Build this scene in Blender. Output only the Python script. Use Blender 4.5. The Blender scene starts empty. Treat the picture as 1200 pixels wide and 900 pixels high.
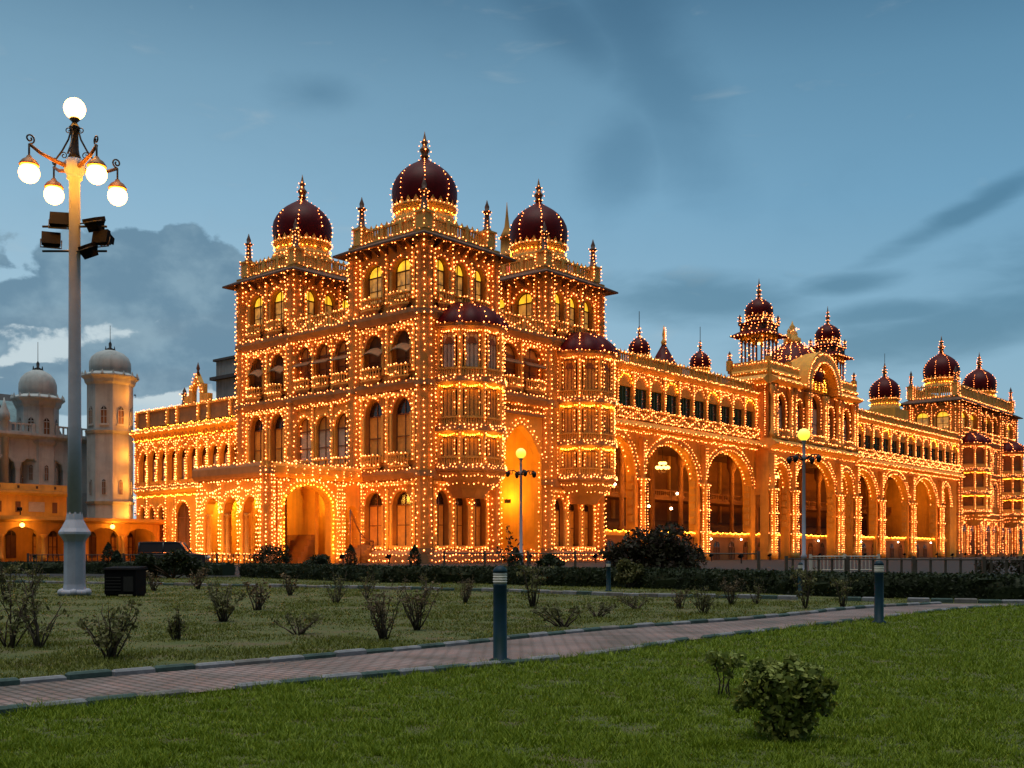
import bpy, math, random
import numpy as np
from mathutils import Vector, Matrix

# ------------------------------------------------------------------ camera, sky, sun, exposure
sc = bpy.context.scene
COL = sc.collection
H_CAM = 1.15
FPX = 1258.0
cam = bpy.data.cameras.new("camera")
camo = bpy.data.objects.new("camera", cam)
COL.objects.link(camo)
camo.location = (0, 0, H_CAM)
camo.rotation_euler = (math.radians(90), 0, 0)
cam.sensor_width = 36.0
cam.lens = FPX / 1200 * 36.0
cam.shift_y = 196.0 / 1200
cam.clip_start = 0.1
cam.clip_end = 6000
sc.camera = camo

SUN_EL, SUN_AZ = 4.0, 205.0       # dusk: the sun is low behind the camera, under cloud
world = bpy.data.worlds.new("World")
sc.world = world
world.use_nodes = True
WN, WL = world.node_tree.nodes, world.node_tree.links
WN.clear()

def wn(kind, **kw):
    n = WN.new(kind)
    for k, v in kw.items():
        setattr(n, k, v)
    return n

def wm(op, a, b=None, c=None, clamp=False):
    n = wn('ShaderNodeMath', operation=op, use_clamp=clamp)
    for i, x in enumerate((a, b, c)):
        if x is None:
            continue
        if isinstance(x, (int, float)):
            n.inputs[i].default_value = x
        else:
            WL.new(x, n.inputs[i])
    return n.outputs[0]

def wmix(fac, a, b, blend='MIX'):
    n = wn('ShaderNodeMix', data_type='RGBA', blend_type=blend)
    for sock, x in ((n.inputs[0], fac), (n.inputs[6], a), (n.inputs[7], b)):
        if isinstance(x, (int, float)):
            sock.default_value = x
        elif isinstance(x, tuple):
            sock.default_value = (*x, 1)
        else:
            WL.new(x, sock)
    return n.outputs[2]

def wsmooth(x, a, b):
    n = wn('ShaderNodeMapRange', interpolation_type='SMOOTHSTEP')
    WL.new(x, n.inputs[0])
    n.inputs[1].default_value, n.inputs[2].default_value = a, b
    return n.outputs[0]

tc = wn('ShaderNodeTexCoord')
sep = wn('ShaderNodeSeparateXYZ')
WL.new(tc.outputs['Generated'], sep.inputs[0])
AZ = wm('MULTIPLY', wm('ARCTAN2', sep.outputs[0], sep.outputs[1]), 57.2958)
EL = wm('MULTIPLY', wm('ARCSINE', sep.outputs[2]), 57.2958)
sky = wn('ShaderNodeTexSky', sky_type='NISHITA')
sky.sun_disc = False
sky.sun_elevation = math.radians(SUN_EL)
sky.sun_rotation = math.radians(SUN_AZ)
sky.altitude = 770
sky.dust_density = 1.2
sky.ozone_density = 2.0
skyc = wmix(1.0, sky.outputs[0], (0.62, 0.84, 1.0), 'MULTIPLY')
# evening gradient by elevation and azimuth; overhead, out of view, brightened to light the lawn
ramp = wn('ShaderNodeValToRGB')
WL.new(wm('DIVIDE', EL, 60.0, clamp=True), ramp.inputs[0])
cr = ramp.color_ramp
cr.elements[0].position, cr.elements[0].color = 0.0, (0.50, 0.64, 0.70, 1)
cr.elements[1].position, cr.elements[1].color = 1.0, (0.66, 0.76, 0.82, 1)
for p, c in ((0.13, (0.48, 0.66, 0.75)), (0.20, (0.385, 0.60, 0.73)), (0.29, (0.285, 0.51, 0.67)), (0.39, (0.20, 0.385, 0.525)), (0.46, (0.115, 0.25, 0.37)), (0.56, (0.12, 0.24, 0.34)), (0.72, (0.45, 0.55, 0.62))):
    e = cr.elements.new(p)
    e.color = (*c, 1)
azf = wsmooth(AZ, -26.0, 30.0)
grad = wmix(azf, ramp.outputs[0], wmix(1.0, ramp.outputs[0], (0.60, 0.75, 0.83), 'MULTIPLY'))
SKY_STRENGTH = 0.10
skyk = wmix(1.0, grad, (10.0, 10.0, 10.0), 'MULTIPLY')
base = wmix(0.88, skyc, skyk)

def px_dir(x, y):
    return (math.degrees(math.atan((x - 600) / FPX)),
            math.degrees(math.atan((646 - y) / math.hypot(FPX, x - 600))))

def blob(x, y, wx, wy, rot=0.0):
    """soft patch of sky centred on a direction; widths in degrees"""
    az, el = px_dir(x, y)
    da, de = wm('SUBTRACT', AZ, az), wm('SUBTRACT', EL, el)
    c, s = math.cos(math.radians(rot)), math.sin(math.radians(rot))
    p = wm('ADD', wm('MULTIPLY', da, c / wx), wm('MULTIPLY', de, s / wx))
    q = wm('ADD', wm('MULTIPLY', da, -s / wy), wm('MULTIPLY', de, c / wy))
    d2 = wm('ADD', wm('MULTIPLY', p, p), wm('MULTIPLY', q, q))
    return wm('SUBTRACT', 1.0, wm('SQRT', d2), clamp=True)

def noise(scale, detail, rough, stretch=(1, 1, 2.2), dist=0.0):
    mp = wn('ShaderNodeMapping')
    mp.inputs['Scale'].default_value = stretch
    WL.new(tc.outputs['Generated'], mp.inputs[0])
    n = wn('ShaderNodeTexNoise')
    n.inputs['Scale'].default_value = scale
    n.inputs['Detail'].default_value = detail
    n.inputs['Roughness'].default_value = rough
    n.inputs['Distortion'].default_value = dist
    WL.new(mp.outputs[0], n.inputs[0])
    return n.outputs[0]

def union(bl):
    m = bl[0]
    for b in bl[1:]:
        m = wm('MAXIMUM', m, b)
    return m

nz1 = noise(9.0, 7.0, 0.55, (1, 1, 1.8), 0.3)
nz3 = noise(26.0, 6.0, 0.55, (1, 1, 1.3), 0.15)
nz2 = noise(16.0, 6.0, 0.5, (1, 1, 3.2), 0.4)
# bright breaks between the clouds low on the left
pale = union([blob(100, 392, 10, 2.0, 5), blob(30, 415, 8, 2.4), blob(215, 457, 7, 1.8), blob(90, 440, 6, 1.6)])
pm = wsmooth(wm('ADD', pale, wm('MULTIPLY', wm('SUBTRACT', nz2, 0.5), 1.2)), 0.12, 0.75)
base = wmix(wm('MULTIPLY', pm, 0.68), base, (6.0, 7.0, 7.1))
# heaped grey cloud, left
dark = union([blob(150, 326, 7.0, 3.0), blob(160, 300, 3.0, 2.2), blob(215, 296, 2.6, 2.0), blob(45, 352, 6.5, 1.9, 6), blob(218, 315, 4.4, 2.6), blob(185, 428, 7.5, 2.0, 8), blob(255, 390, 4.4, 4.2),
              blob(20, 462, 5.0, 1.3), blob(60, 440, 4, .9), blob(-250, 330, 16, 5)])
dn = wm('ADD', wm('MULTIPLY', wm('SUBTRACT', nz1, 0.5), 0.9), wm('MULTIPLY', wm('SUBTRACT', nz3, 0.5), 1.3))
dm = wsmooth(wm('ADD', wm('MULTIPLY', dark, 1.5), dn), 0.34, 0.50)
dcol = wmix(wsmooth(wm('ADD', wm('MULTIPLY', nz1, 0.5), wm('MULTIPLY', nz3, 0.5)), 0.42, 0.62), (1.25, 2.4, 3.35), (2.2, 3.6, 4.5))
base = wmix(wm('MULTIPLY', dm, 0.90), base, dcol)
# smoky streaks, right
thin = union([blob(830, 352, 9, 1.8, -4), blob(985, 335, 4.5, 0.8, 3), blob(1140, 245, 7.5, 0.9, 22),
              blob(1110, 385, 14, 2.2, 6), blob(1040, 368, 7, 1.0), blob(1500, 300, 18, 4)])
tm = wsmooth(wm('ADD', thin, wm('MULTIPLY', wm('SUBTRACT', nz2, 0.5), 0.8)), 0.02, 0.80)
base = wmix(wm('MULTIPLY', tm, 0.80), base, wmix(1.0, base, (0.46, 0.56, 0.60), 'MULTIPLY'))
faint = union([blob(765, 85, 10, 3.4, -58), blob(728, 180, 4.5, 3.0, 60), blob(670, 40, 6, 2, -30), blob(375, 110, 4.0, 1.4)])
fm = wsmooth(wm('ADD', faint, wm('MULTIPLY', wm('SUBTRACT', nz1, 0.5), 1.0)), 0.0, 0.9)
base = wmix(wm('MULTIPLY', fm, 0.58), base, wmix(1.0, base, (0.5, 0.6, 0.66), 'MULTIPLY'))
base = wmix(1.0, base, (1.02, 0.99, 1.0), 'MULTIPLY')
# sky behind the camera, out of view, darkened to keep light off the fronts
backf = wm('MULTIPLY', wsmooth(sep.outputs[1], 0.25, -0.45), wsmooth(sep.outputs[2], 0.95, 0.55))
base = wmix(backf, base, wmix(1.0, base, (0.26, 0.26, 0.28), 'MULTIPLY'))
bg = wn('ShaderNodeBackground')
WL.new(base, bg.inputs[0])
bg.inputs[1].default_value = SKY_STRENGTH
wo = wn('ShaderNodeOutputWorld')
WL.new(bg.outputs[0], wo.inputs[0])

sun = bpy.data.lights.new("sun", 'SUN')
sun.energy = 2.0
sun.angle = math.radians(40)
sun.color = (1.0, 0.94, 0.84)
suno = bpy.data.objects.new("sun", sun)
COL.objects.link(suno)
suno.rotation_euler = (math.radians(90 - 80), 0, math.radians(-20))

sc.view_settings.view_transform = 'Standard'
sc.view_settings.look = 'None'
sc.view_settings.exposure = 0.0
sc.view_settings.gamma = 1.0
sc.view_settings.use_curve_mapping = False
sc.render.engine = 'CYCLES'
cy = sc.cycles
cy.use_denoising = True
cy.max_bounces = 6
cy.diffuse_bounces = 3
cy.glossy_bounces = 2
cy.transmission_bounces = 3
cy.transparent_max_bounces = 6
cy.sample_clamp_indirect = 4.0
cy.use_light_tree = True
cy.caustics_reflective = False
cy.caustics_refractive = False

# ------------------------------------------------------------------ materials
MATS = {}

def mat(name, col, rough=0.8, var=0.25, scale=3.0, metal=0.0, bump=0.0, spec=0.3, var_col=None, stain=0.0):
    m = bpy.data.materials.new(name)
    m.use_nodes = True
    nt = m.node_tree
    b = nt.nodes['Principled BSDF']
    b.inputs['Roughness'].default_value = rough
    b.inputs['Metallic'].default_value = metal
    b.inputs['Specular IOR Level'].default_value = spec
    t = nt.nodes.new('ShaderNodeTexCoord')
    n = nt.nodes.new('ShaderNodeTexNoise')
    n.inputs['Scale'].default_value = scale
    n.inputs['Detail'].default_value = 6
    n.inputs['Roughness'].default_value = 0.65
    nt.links.new(t.outputs['Object'], n.inputs[0])
    r = nt.nodes.new('ShaderNodeValToRGB')
    c2 = var_col or tuple(c * (1 - var) for c in col)
    r.color_ramp.elements[0].color = (*c2, 1)
    r.color_ramp.elements[1].color = (*tuple(min(1, c * (1 + var * 0.6)) for c in col), 1)
    r.color_ramp.elements[0].position = 0.3
    r.color_ramp.elements[1].position = 0.7
    nt.links.new(n.outputs[0], r.inputs[0])
    out = r.outputs[0]
    if stain:
        mp = nt.nodes.new('ShaderNodeMapping')
        mp.inputs['Scale'].default_value = (1.3, 1.3, 0.12)
        nt.links.new(t.outputs['Object'], mp.inputs[0])
        n2 = nt.nodes.new('ShaderNodeTexNoise')
        n2.inputs['Scale'].default_value = 1.4
        n2.inputs['Detail'].default_value = 5
        nt.links.new(mp.outputs[0], n2.inputs[0])
        mr = nt.nodes.new('ShaderNodeMapRange')
        mr.inputs[1].default_value, mr.inputs[2].default_value = 0.48, 0.72
        mr.inputs[3].default_value, mr.inputs[4].default_value = 0.0, stain
        nt.links.new(n2.outputs[0], mr.inputs[0])
        mx = nt.nodes.new('ShaderNodeMix')
        mx.data_type = 'RGBA'
        nt.links.new(mr.outputs[0], mx.inputs[0])
        nt.links.new(out, mx.inputs[6])
        mx.inputs[7].default_value = (0.10, 0.085, 0.07, 1)
        out = mx.outputs[2]
    nt.links.new(out, b.inputs['Base Color'])
    if bump:
        bp = nt.nodes.new('ShaderNodeBump')
        bp.inputs['Strength'].default_value = bump
        bp.inputs['Distance'].default_value = 0.05
        nt.links.new(n.outputs[0], bp.inputs['Height'])
        nt.links.new(bp.outputs[0], b.inputs['Normal'])
    MATS[name] = m
    return m

def emit(name, col, strength, sampling='AUTO'):
    m = bpy.data.materials.new(name)
    m.use_nodes = True
    nt = m.node_tree
    b = nt.nodes['Principled BSDF']
    b.inputs['Base Color'].default_value = (0.6, 0.5, 0.35, 1)
    b.inputs['Emission Color'].default_value = (*col, 1)
    b.inputs['Emission Strength'].default_value = strength
    m.cycles.emission_sampling = sampling
    MATS[name] = m
    return m

mat('stone', (0.47, 0.215, 0.042), 0.85, 0.3, 0.6, stain=0.35)
mat('plaster', (0.68, 0.345, 0.055), 0.8, 0.22, 0.5, stain=0.25)
mat('trim', (0.62, 0.345, 0.075), 0.75, 0.2, 1.0, stain=0.2)
mat('slab', (0.27, 0.15, 0.07), 0.85, 0.25, 0.8, stain=0.3)
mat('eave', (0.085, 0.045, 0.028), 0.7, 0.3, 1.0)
mat('maroon', (0.075, 0.003, 0.005), 0.5, 0.3, 1.5, spec=0.12)
mat('spire', (0.10, 0.055, 0.04), 0.6, 0.3, 2.0)
mat('interior', (0.16, 0.075, 0.035), 0.8, 0.35, 0.4)
mat('interior_wall', (0.28, 0.12, 0.04), 0.8, 0.35, 0.3)
mat('wood', (0.16, 0.065, 0.03), 0.6, 0.3, 2.0)
mat('panel', (0.62, 0.31, 0.07), 0.7, 0.25, 1.5)
mat('pale_shutter', (0.46, 0.38, 0.31), 0.7, 0.2, 1.5)
mat('shutter', (0.035, 0.085, 0.05), 0.55, 0.3, 2.0)
mat('glass', (0.025, 0.018, 0.015), 0.15, 0.2, 2.0, spec=0.5)
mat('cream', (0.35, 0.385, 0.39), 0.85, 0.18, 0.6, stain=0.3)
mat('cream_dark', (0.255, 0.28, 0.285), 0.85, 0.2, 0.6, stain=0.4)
mat('dark_roof', (0.06, 0.06, 0.065), 0.8, 0.3, 1.0)
mat('skylight_glass', (0.16, 0.25, 0.27), 0.25, 0.3, 1.0, spec=0.5)
mat('grey_paint', (0.34, 0.37, 0.45), 0.55, 0.15, 3.0, stain=0.15)
mat('pole_paint', (0.36, 0.38, 0.46), 0.55, 0.12, 3.0)
mat('iron', (0.03, 0.028, 0.027), 0.5, 0.3, 8.0, metal=0.4)
mat('copper', (0.22, 0.10, 0.04), 0.5, 0.3, 6.0, metal=0.4)
mat('bollard_blue', (0.006, 0.022, 0.042), 0.5, 0.35, 6.0, var_col=(0.004, 0.024, 0.022), spec=0.15)
mat('bollard_head', (0.66, 0.63, 0.56), 0.45, 0.2, 12.0)
mat('bark', (0.075, 0.055, 0.04), 0.9, 0.3, 12.0)
mat('tyre', (0.02, 0.02, 0.02), 0.9, 0.2, 6.0)
mat('car_paint', (0.035, 0.035, 0.04), 0.3, 0.15, 2.0, spec=0.5)
mat('rim', (0.35, 0.35, 0.36), 0.4, 0.1, 6.0, metal=0.6)
mat('black_metal', (0.007, 0.007, 0.008), 0.7, 0.3, 5.0, spec=0.05)
mat('fence_paint', (0.07, 0.06, 0.05), 0.6, 0.3, 5.0)
mat('white_fence', (0.60, 0.55, 0.46), 0.7, 0.2, 5.0)
mat('kerb_white', (0.185, 0.195, 0.21), 0.8, 0.35, 6.0, bump=0.3)
mat('kerb_green', (0.045, 0.080, 0.072), 0.8, 0.4, 6.0, bump=0.3)
mat('kerb_grey', (0.15, 0.145, 0.14), 0.85, 0.35, 6.0)
mat('red_sign', (0.5, 0.02, 0.03), 0.6, 0.1, 3.0)

def leafmat(name, c1, c2, trans=0.25):
    m = mat(name, c1, 0.6, 0.3, 30.0, var_col=c2, spec=0.25)
    nt = m.node_tree
    b = nt.nodes['Principled BSDF']
    g = nt.nodes.new('ShaderNodeNewGeometry')
    r = nt.nodes.new('ShaderNodeValToRGB')
    r.color_ramp.elements[0].color = (*c2, 1)
    r.color_ramp.elements[1].color = (*c1, 1)
    nt.links.new(g.outputs['Random Per Island'], r.inputs[0])
    nt.links.new(r.outputs[0], b.inputs['Base Color'])
    tr = nt.nodes.new('ShaderNodeBsdfTranslucent')
    nt.links.new(r.outputs[0], tr.inputs[0])
    mx = nt.nodes.new('ShaderNodeMixShader')
    mx.inputs[0].default_value = trans
    nt.links.new(b.outputs[0], mx.inputs[1])
    nt.links.new(tr.outputs[0], mx.inputs[2])
    nt.links.new(mx.outputs[0], nt.nodes['Material Output'].inputs[0])
    return m

leafmat('leaf_hedge', (0.030, 0.045, 0.014), (0.012, 0.018, 0.008))
leafmat('leaf_dark', (0.030, 0.035, 0.013), (0.028, 0.014, 0.012))
leafmat('leaf_rose', (0.150, 0.148, 0.048), (0.070, 0.070, 0.026))
leafmat('leaf_dry', (0.16, 0.115, 0.055), (0.085, 0.060, 0.032))
leafmat('leaf_bush', (0.23, 0.25, 0.045), (0.09, 0.125, 0.025))
leafmat('leaf_tip', (0.30, 0.34, 0.09), (0.17, 0.22, 0.05))
leafmat('leaf_conifer', (0.022, 0.045, 0.020), (0.010, 0.022, 0.012))
leafmat('grass_lawn', (0.215, 0.275, 0.014), (0.10, 0.165, 0.008), 0.2)
leafmat('grass_garden', (0.165, 0.178, 0.024), (0.085, 0.102, 0.014), 0.2)

BULB_R = 0.080
emit('bulb', (1.0, 0.245, 0.055), 13.0)
emit('bulb_dim', (1.0, 0.22, 0.04), 6.0)
emit('bulb_gold', (1.0, 0.33, 0.02), 20.0)
emit('lit_glass', (1.0, 0.50, 0.015), 1.5, 'NONE')
emit('lit_pane', (1.0, 0.40, 0.04), 0.55, 'NONE')
emit('globe', (1.0, 0.55, 0.14), 5.0)
emit('globe_small', (1.0, 0.80, 0.05), 1.25)
emit('lamp_white', (1.0, 0.72, 0.42), 14.0)
emit('lamp_gold', (1.0, 0.58, 0.12), 5.0)
emit('lamp_red', (1.0, 0.03, 0.03), 1.6)

for name_, lo_ in (('lit_glass', 0.55), ('lit_pane', 0.25)):      # lamplight behind old panes is uneven
    nt_ = MATS[name_].node_tree
    b_ = nt_.nodes['Principled BSDF']
    t_ = nt_.nodes.new('ShaderNodeTexCoord')
    n_ = nt_.nodes.new('ShaderNodeTexNoise')
    n_.inputs['Scale'].default_value = 1.7
    n_.inputs['Detail'].default_value = 3
    nt_.links.new(t_.outputs['Object'], n_.inputs[0])
    r_ = nt_.nodes.new('ShaderNodeMapRange')
    r_.inputs[1].default_value, r_.inputs[2].default_value = 0.36, 0.62
    s_ = b_.inputs['Emission Strength'].default_value
    r_.inputs[3].default_value, r_.inputs[4].default_value = s_ * lo_, s_
    nt_.links.new(n_.outputs[0], r_.inputs[0])
    nt_.links.new(r_.outputs[0], b_.inputs['Emission Strength'])

# ------------------------------------------------------------------ mesh builder
class MB:
    def __init__(self):
        self.v, self.f, self.mi, self.sm, self.mats = [], [], [], [], []

    def slot(self, m):
        if m not in self.mats:
            self.mats.append(m)
        return self.mats.index(m)

    def face(self, pts, m, smooth=False):
        n = len(self.v)
        self.v.extend(pts)
        self.f.append(tuple(range(n, n + len(pts))))
        self.mi.append(self.slot(m))
        self.sm.append(smooth)

    def mesh(self, verts, faces, m, smooth=False):
        n = len(self.v)
        self.v.extend(verts)
        s = self.slot(m)
        for f in faces:
            self.f.append(tuple(i + n for i in f))
            self.mi.append(s)
            self.sm.append(smooth)

    def hexa(self, p, m):
        self.mesh(p, [(0, 3, 2, 1), (4, 5, 6, 7), (0, 1, 5, 4), (1, 2, 6, 5), (2, 3, 7, 6), (3, 0, 4, 7)], m)

    def box(self, x0, x1, y0, y1, z0, z1, m):
        self.hexa([(x0, y0, z0), (x1, y0, z0), (x1, y1, z0), (x0, y1, z0), (x0, y0, z1), (x1, y0, z1), (x1, y1, z1), (x0, y1, z1)], m)

    def frustum(self, cx, cy, r0, z0, r1, z1, m, n=8, ph=None, smooth=False):
        self.lathe(cx, cy, [(r0, z0), (r1, z1)], m, n, ph, smooth)

    def lathe(self, cx, cy, prof, m, n=16, ph=None, smooth=True, ribs=0.0, nr=0):
        ph = math.pi / n if ph is None else ph
        vs, fs = [], []
        for r, z in prof:
            for k in range(n):
                a = ph + 2 * math.pi * k / n
                rr = r * (1 + (ribs * abs(math.cos(a * nr / 2)) if nr else 0))
                vs.append((cx + rr * math.cos(a), cy + rr * math.sin(a), z))
        for i in range(len(prof) - 1):
            for k in range(n):
                k2 = (k + 1) % n
                fs.append((i * n + k, i * n + k2, (i + 1) * n + k2, (i + 1) * n + k))
        fs.append(tuple(range(n - 1, -1, -1)))
        fs.append(tuple((len(prof) - 1) * n + k for k in range(n)))
        self.mesh(vs, fs, m, smooth)

    def tube(self, pts, r, m, n=6, smooth=True):
        """swept tube through points; r a number or a list"""
        P = [Vector(p) for p in pts]
        rs = r if isinstance(r, (list, tuple)) else [r] * len(P)
        vs, fs = [], []
        prev = None
        for i, p in enumerate(P):
            d = (P[min(i + 1, len(P) - 1)] - P[max(i - 1, 0)])
            if d.length < 1e-9:
                d = Vector((0, 0, 1))
            d.normalize()
            a = prev if prev is not None else (Vector((1, 0, 0)) if abs(d.x) < 0.8 else Vector((0, 1, 0)))
            a = (a - d * a.dot(d))
            a.normalize()
            prev = a
            b = d.cross(a)
            for k in range(n):
                t = 2 * math.pi * k / n
                vs.append(tuple(p + (a * math.cos(t) + b * math.sin(t)) * rs[i]))
        for i in range(len(P) - 1):
            for k in range(n):
                k2 = (k + 1) % n
                fs.append((i * n + k, i * n + k2, (i + 1) * n + k2, (i + 1) * n + k))
        fs.append(tuple(range(n - 1, -1, -1)))
        fs.append(tuple((len(P) - 1) * n + k for k in range(n)))
        self.mesh(vs, fs, m, smooth)

    def sphere(self, c, r, m, nu=12, nv=8, sz=1.0):
        prof = []
        for i in range(nv + 1):
            t = -math.pi / 2 + math.pi * i / nv
            prof.append((max(r * math.cos(t), r * 0.02), c[2] + r * sz * math.sin(t)))
        self.lathe(c[0], c[1], prof, m, nu)

    def build(self, name, parent=None):
        me = bpy.data.meshes.new(name)
        me.from_pydata(self.v, [], self.f)
        for m in self.mats:
            me.materials.append(MATS[m])
        me.polygons.foreach_set('material_index', self.mi)
        me.polygons.foreach_set('use_smooth', self.sm)
        me.update()
        o = bpy.data.objects.new(name, me)
        COL.objects.link(o)
        if parent is not None:
            o.parent = parent
        return o

def thing(name, label, cat, loc=(0, 0, 0), rz=0.0, group=None):
    o = bpy.data.objects.new(name, None)
    COL.objects.link(o)
    o.location = loc
    o.rotation_euler = (0, 0, rz)
    return tag(o, label, cat, group)

def tag(o, label, cat, group=None):
    o['label'] = label
    o['category'] = cat
    if group:
        o['group'] = group
    return o

def structure(mb, name):
    o = mb.build(name)
    o['kind'] = 'structure'
    return o

def copy_thing(root, loc, rz, label, scale=1.0):
    r = root.copy()
    COL.objects.link(r)
    r.location = loc
    r.rotation_euler = (0, 0, rz)
    r.scale = (scale,) * 3 if isinstance(scale, (int, float)) else scale
    r['label'] = label
    for ch in list(root.children):
        c = ch.copy()
        COL.objects.link(c)
        c.parent = r
        for g in list(ch.children):
            d = g.copy()
            COL.objects.link(d)
            d.parent = c
    return r

def ground(x, y):
    """point of the ground that a pixel of the 1200 x 900 photograph looks at"""
    z = FPX * H_CAM / (y - 646)
    return ((x - 600) / FPX * z, z)

# ------------------------------------------------------------------ facade frame
class Frame:
    """s runs left to right as seen from outside, o outwards, z up"""
    def __init__(self, p0, p1):
        dx, dy = p1[0] - p0[0], p1[1] - p0[1]
        self.L = math.hypot(dx, dy)
        self.t = (dx / self.L, dy / self.L)
        self.n = (self.t[1], -self.t[0])
        self.p = p0

    def P(self, s, o, z):
        return (self.p[0] + self.t[0] * s + self.n[0] * o, self.p[1] + self.t[1] * s + self.n[1] * o, z)

    def box(self, mb, s0, s1, o0, o1, z0, z1, m):
        P = self.P
        mb.hexa([P(s0, o1, z0), P(s1, o1, z0), P(s1, o0, z0), P(s0, o0, z0), P(s0, o1, z1), P(s1, o1, z1), P(s1, o0, z1), P(s0, o0, z1)], m)

    def prism(self, mb, poly, o0, o1, m):
        """closed polygon in (s, z), extruded between two offsets"""
        n = len(poly)
        vs = [self.P(s, o1, z) for s, z in poly] + [self.P(s, o0, z) for s, z in poly]
        fs = [tuple(range(n)), tuple(range(2 * n - 1, n - 1, -1))]
        fs += [(i, i + n, (i + 1) % n + n, (i + 1) % n) for i in range(n)]
        mb.mesh(vs, fs, m)

    def profile(self, mb, s0, s1, prof, m):
        """closed profile in (o, z), run along s"""
        n = len(prof)
        vs = [self.P(s0, o, z) for o, z in prof] + [self.P(s1, o, z) for o, z in prof]
        fs = [tuple(range(n)), tuple(range(2 * n - 1, n - 1, -1))]
        fs += [(i, i + n, (i + 1) % n + n, (i + 1) % n) for i in range(n)]
        mb.mesh(vs, fs, m)

def arch(a, b, zs, zc, kind='round', n=10, grow=0.0):
    a, b, zc = a - grow, b + grow, zc + grow
    c, r = (a + b) / 2, (b - a) / 2
    out = []
    for i in range(n + 1):
        t = math.pi * (1 - i / n)
        x, y = math.cos(t), math.sin(t)
        if kind == 'pointed':
            y = (1 - abs(x) ** 1.5) ** 0.8 if abs(x) < 1 else 0.0
        elif kind == 'cusp':
            k = 1 - 0.09 * abs(math.sin(i / n * math.pi * 5))
            x, y = x * k if 0 < i < n else x, y * k
        out.append((c + r * x, zs + (zc - zs) * y))
    return out

def wall(mb, F, s0, s1, z0, z1, ops, th, m, o=0.0, n=10):
    """wall with arched openings (a, b, sill, spring, crown, kind)"""
    prev = s0
    for a, b, zb, zs, zc, kind in ops:
        if a > prev + 1e-4:
            F.box(mb, prev, a, o - th, o, z0, z1, m)
        if zb > z0 + 1e-4:
            F.box(mb, a, b, o - th, o, z0, zb, m)
        pts = arch(a, b, zs, zc, kind, n)
        if zs > zb:
            pass
        for (sa, za), (sb, zb2) in zip(pts, pts[1:]):
            P = F.P
            mb.face([P(sa, o, za), P(sb, o, zb2), P(sb, o, z1), P(sa, o, z1)], m)
            mb.face([P(sa, o - th, z1), P(sb, o - th, z1), P(sb, o - th, zb2), P(sa, o - th, za)], m)
            mb.face([P(sa, o - th, za), P(sb, o - th, zb2), P(sb, o, zb2), P(sa, o, za)], m)
            mb.face([P(sa, o, z1), P(sb, o, z1), P(sb, o - th, z1), P(sa, o - th, z1)], m)
        prev = b
    if s1 > prev + 1e-4:
        F.box(mb, prev, s1, o - th, o, z0, z1, m)

def window(F, a, b, zb, zs, zc, kind, o, top='glass', low='panel', frame='wood', bars=1):
    """arched window: frame, panes above the springing, leaves below"""
    mb = MB()
    pts = arch(a, b, zs, zc, kind, 8)
    mb.face([F.P(a, o, zs)] + [F.P(s, o, z) for s, z in pts[1:-1]] + [F.P(b, o, zs)], top)
    mb.face([F.P(a, o, zb), F.P(b, o, zb), F.P(b, o, zs), F.P(a, o, zs)], low)
    t = min(0.09, (b - a) * 0.08)
    F.box(mb, a, a + t, o, o + 0.08, zb, zs, frame)
    F.box(mb, b - t, b, o, o + 0.08, zb, zs, frame)
    F.box(mb, a, b, o, o + 0.1, zs - t, zs + t * 0.4, frame)
    c = (a + b) / 2
    for k in range(bars):
        s = a + (b - a) * (k + 1) / (bars + 1)
        F.box(mb, s - t * 0.5, s + t * 0.5, o, o + 0.07, zb, zc - 0.1 if abs(s - c) < 0.05 else zs, frame)
    F.box(mb, a, b, o, o + 0.06, (zb + zs) / 2 - t * 0.4, (zb + zs) / 2 + t * 0.4, frame)
    for (sa, za), (sb, zb2) in zip(pts, pts[1:]):
        k = 0.9
        mb.face([F.P(sa, o + 0.06, za), F.P(c + (sa - c) * k, o + 0.06, zs + (za - zs) * k), F.P(c + (sb - c) * k, o + 0.06, zs + (zb2 - zs) * k), F.P(sb, o + 0.06, zb2)], frame)
    return mb

def balustrade(mb, F, s0, s1, o, z0, z1, m, step=0.42, w=0.16, spikes=False, post=2.4):
    F.box(mb, s0, s1, o - 0.12, o + 0.12, z0, z0 + 0.22, m)
    F.box(mb, s0, s1, o - 0.14, o + 0.14, z1 - 0.2, z1, m)
    n = max(1, int((s1 - s0) / step))
    for k in range(n):
        s = s0 + (k + 0.5) * (s1 - s0) / n
        F.box(mb, s - w / 2, s + w / 2, o - 0.07, o + 0.07, z0 + 0.22, z1 - 0.2, m)
        if spikes and k % 2 == 0:
            mb.mesh([F.P(s - 0.17, o - 0.1, z1), F.P(s + 0.17, o - 0.1, z1), F.P(s + 0.17, o + 0.1, z1), F.P(s - 0.17, o + 0.1, z1), F.P(s, o, z1 + 0.42)],
                    [(0, 3, 2, 1), (0, 1, 4), (1, 2, 4), (2, 3, 4), (3, 0, 4)], m)
    if post:
        n = max(1, round((s1 - s0) / post))
        for k in range(n + 1):
            s = s0 + k * (s1 - s0) / n
            F.box(mb, s - 0.2, s + 0.2, o - 0.2, o + 0.2, z0, z1 + 0.08, m)

# ------------------------------------------------------------------ strings of bulbs
STRINGS = []       # (points, spacing, material, radius)

def S(pts, sp=0.5, m='bulb', r=BULB_R):
    STRINGS.append((pts, sp, m, r))

def SF(F, pts, sp=0.5, m='bulb', o=0.14, r=BULB_R):
    S([F.P(p[0], p[2] if len(p) > 2 else o, p[1]) for p in pts], sp, m, r)

RB = random.Random(11)

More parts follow.
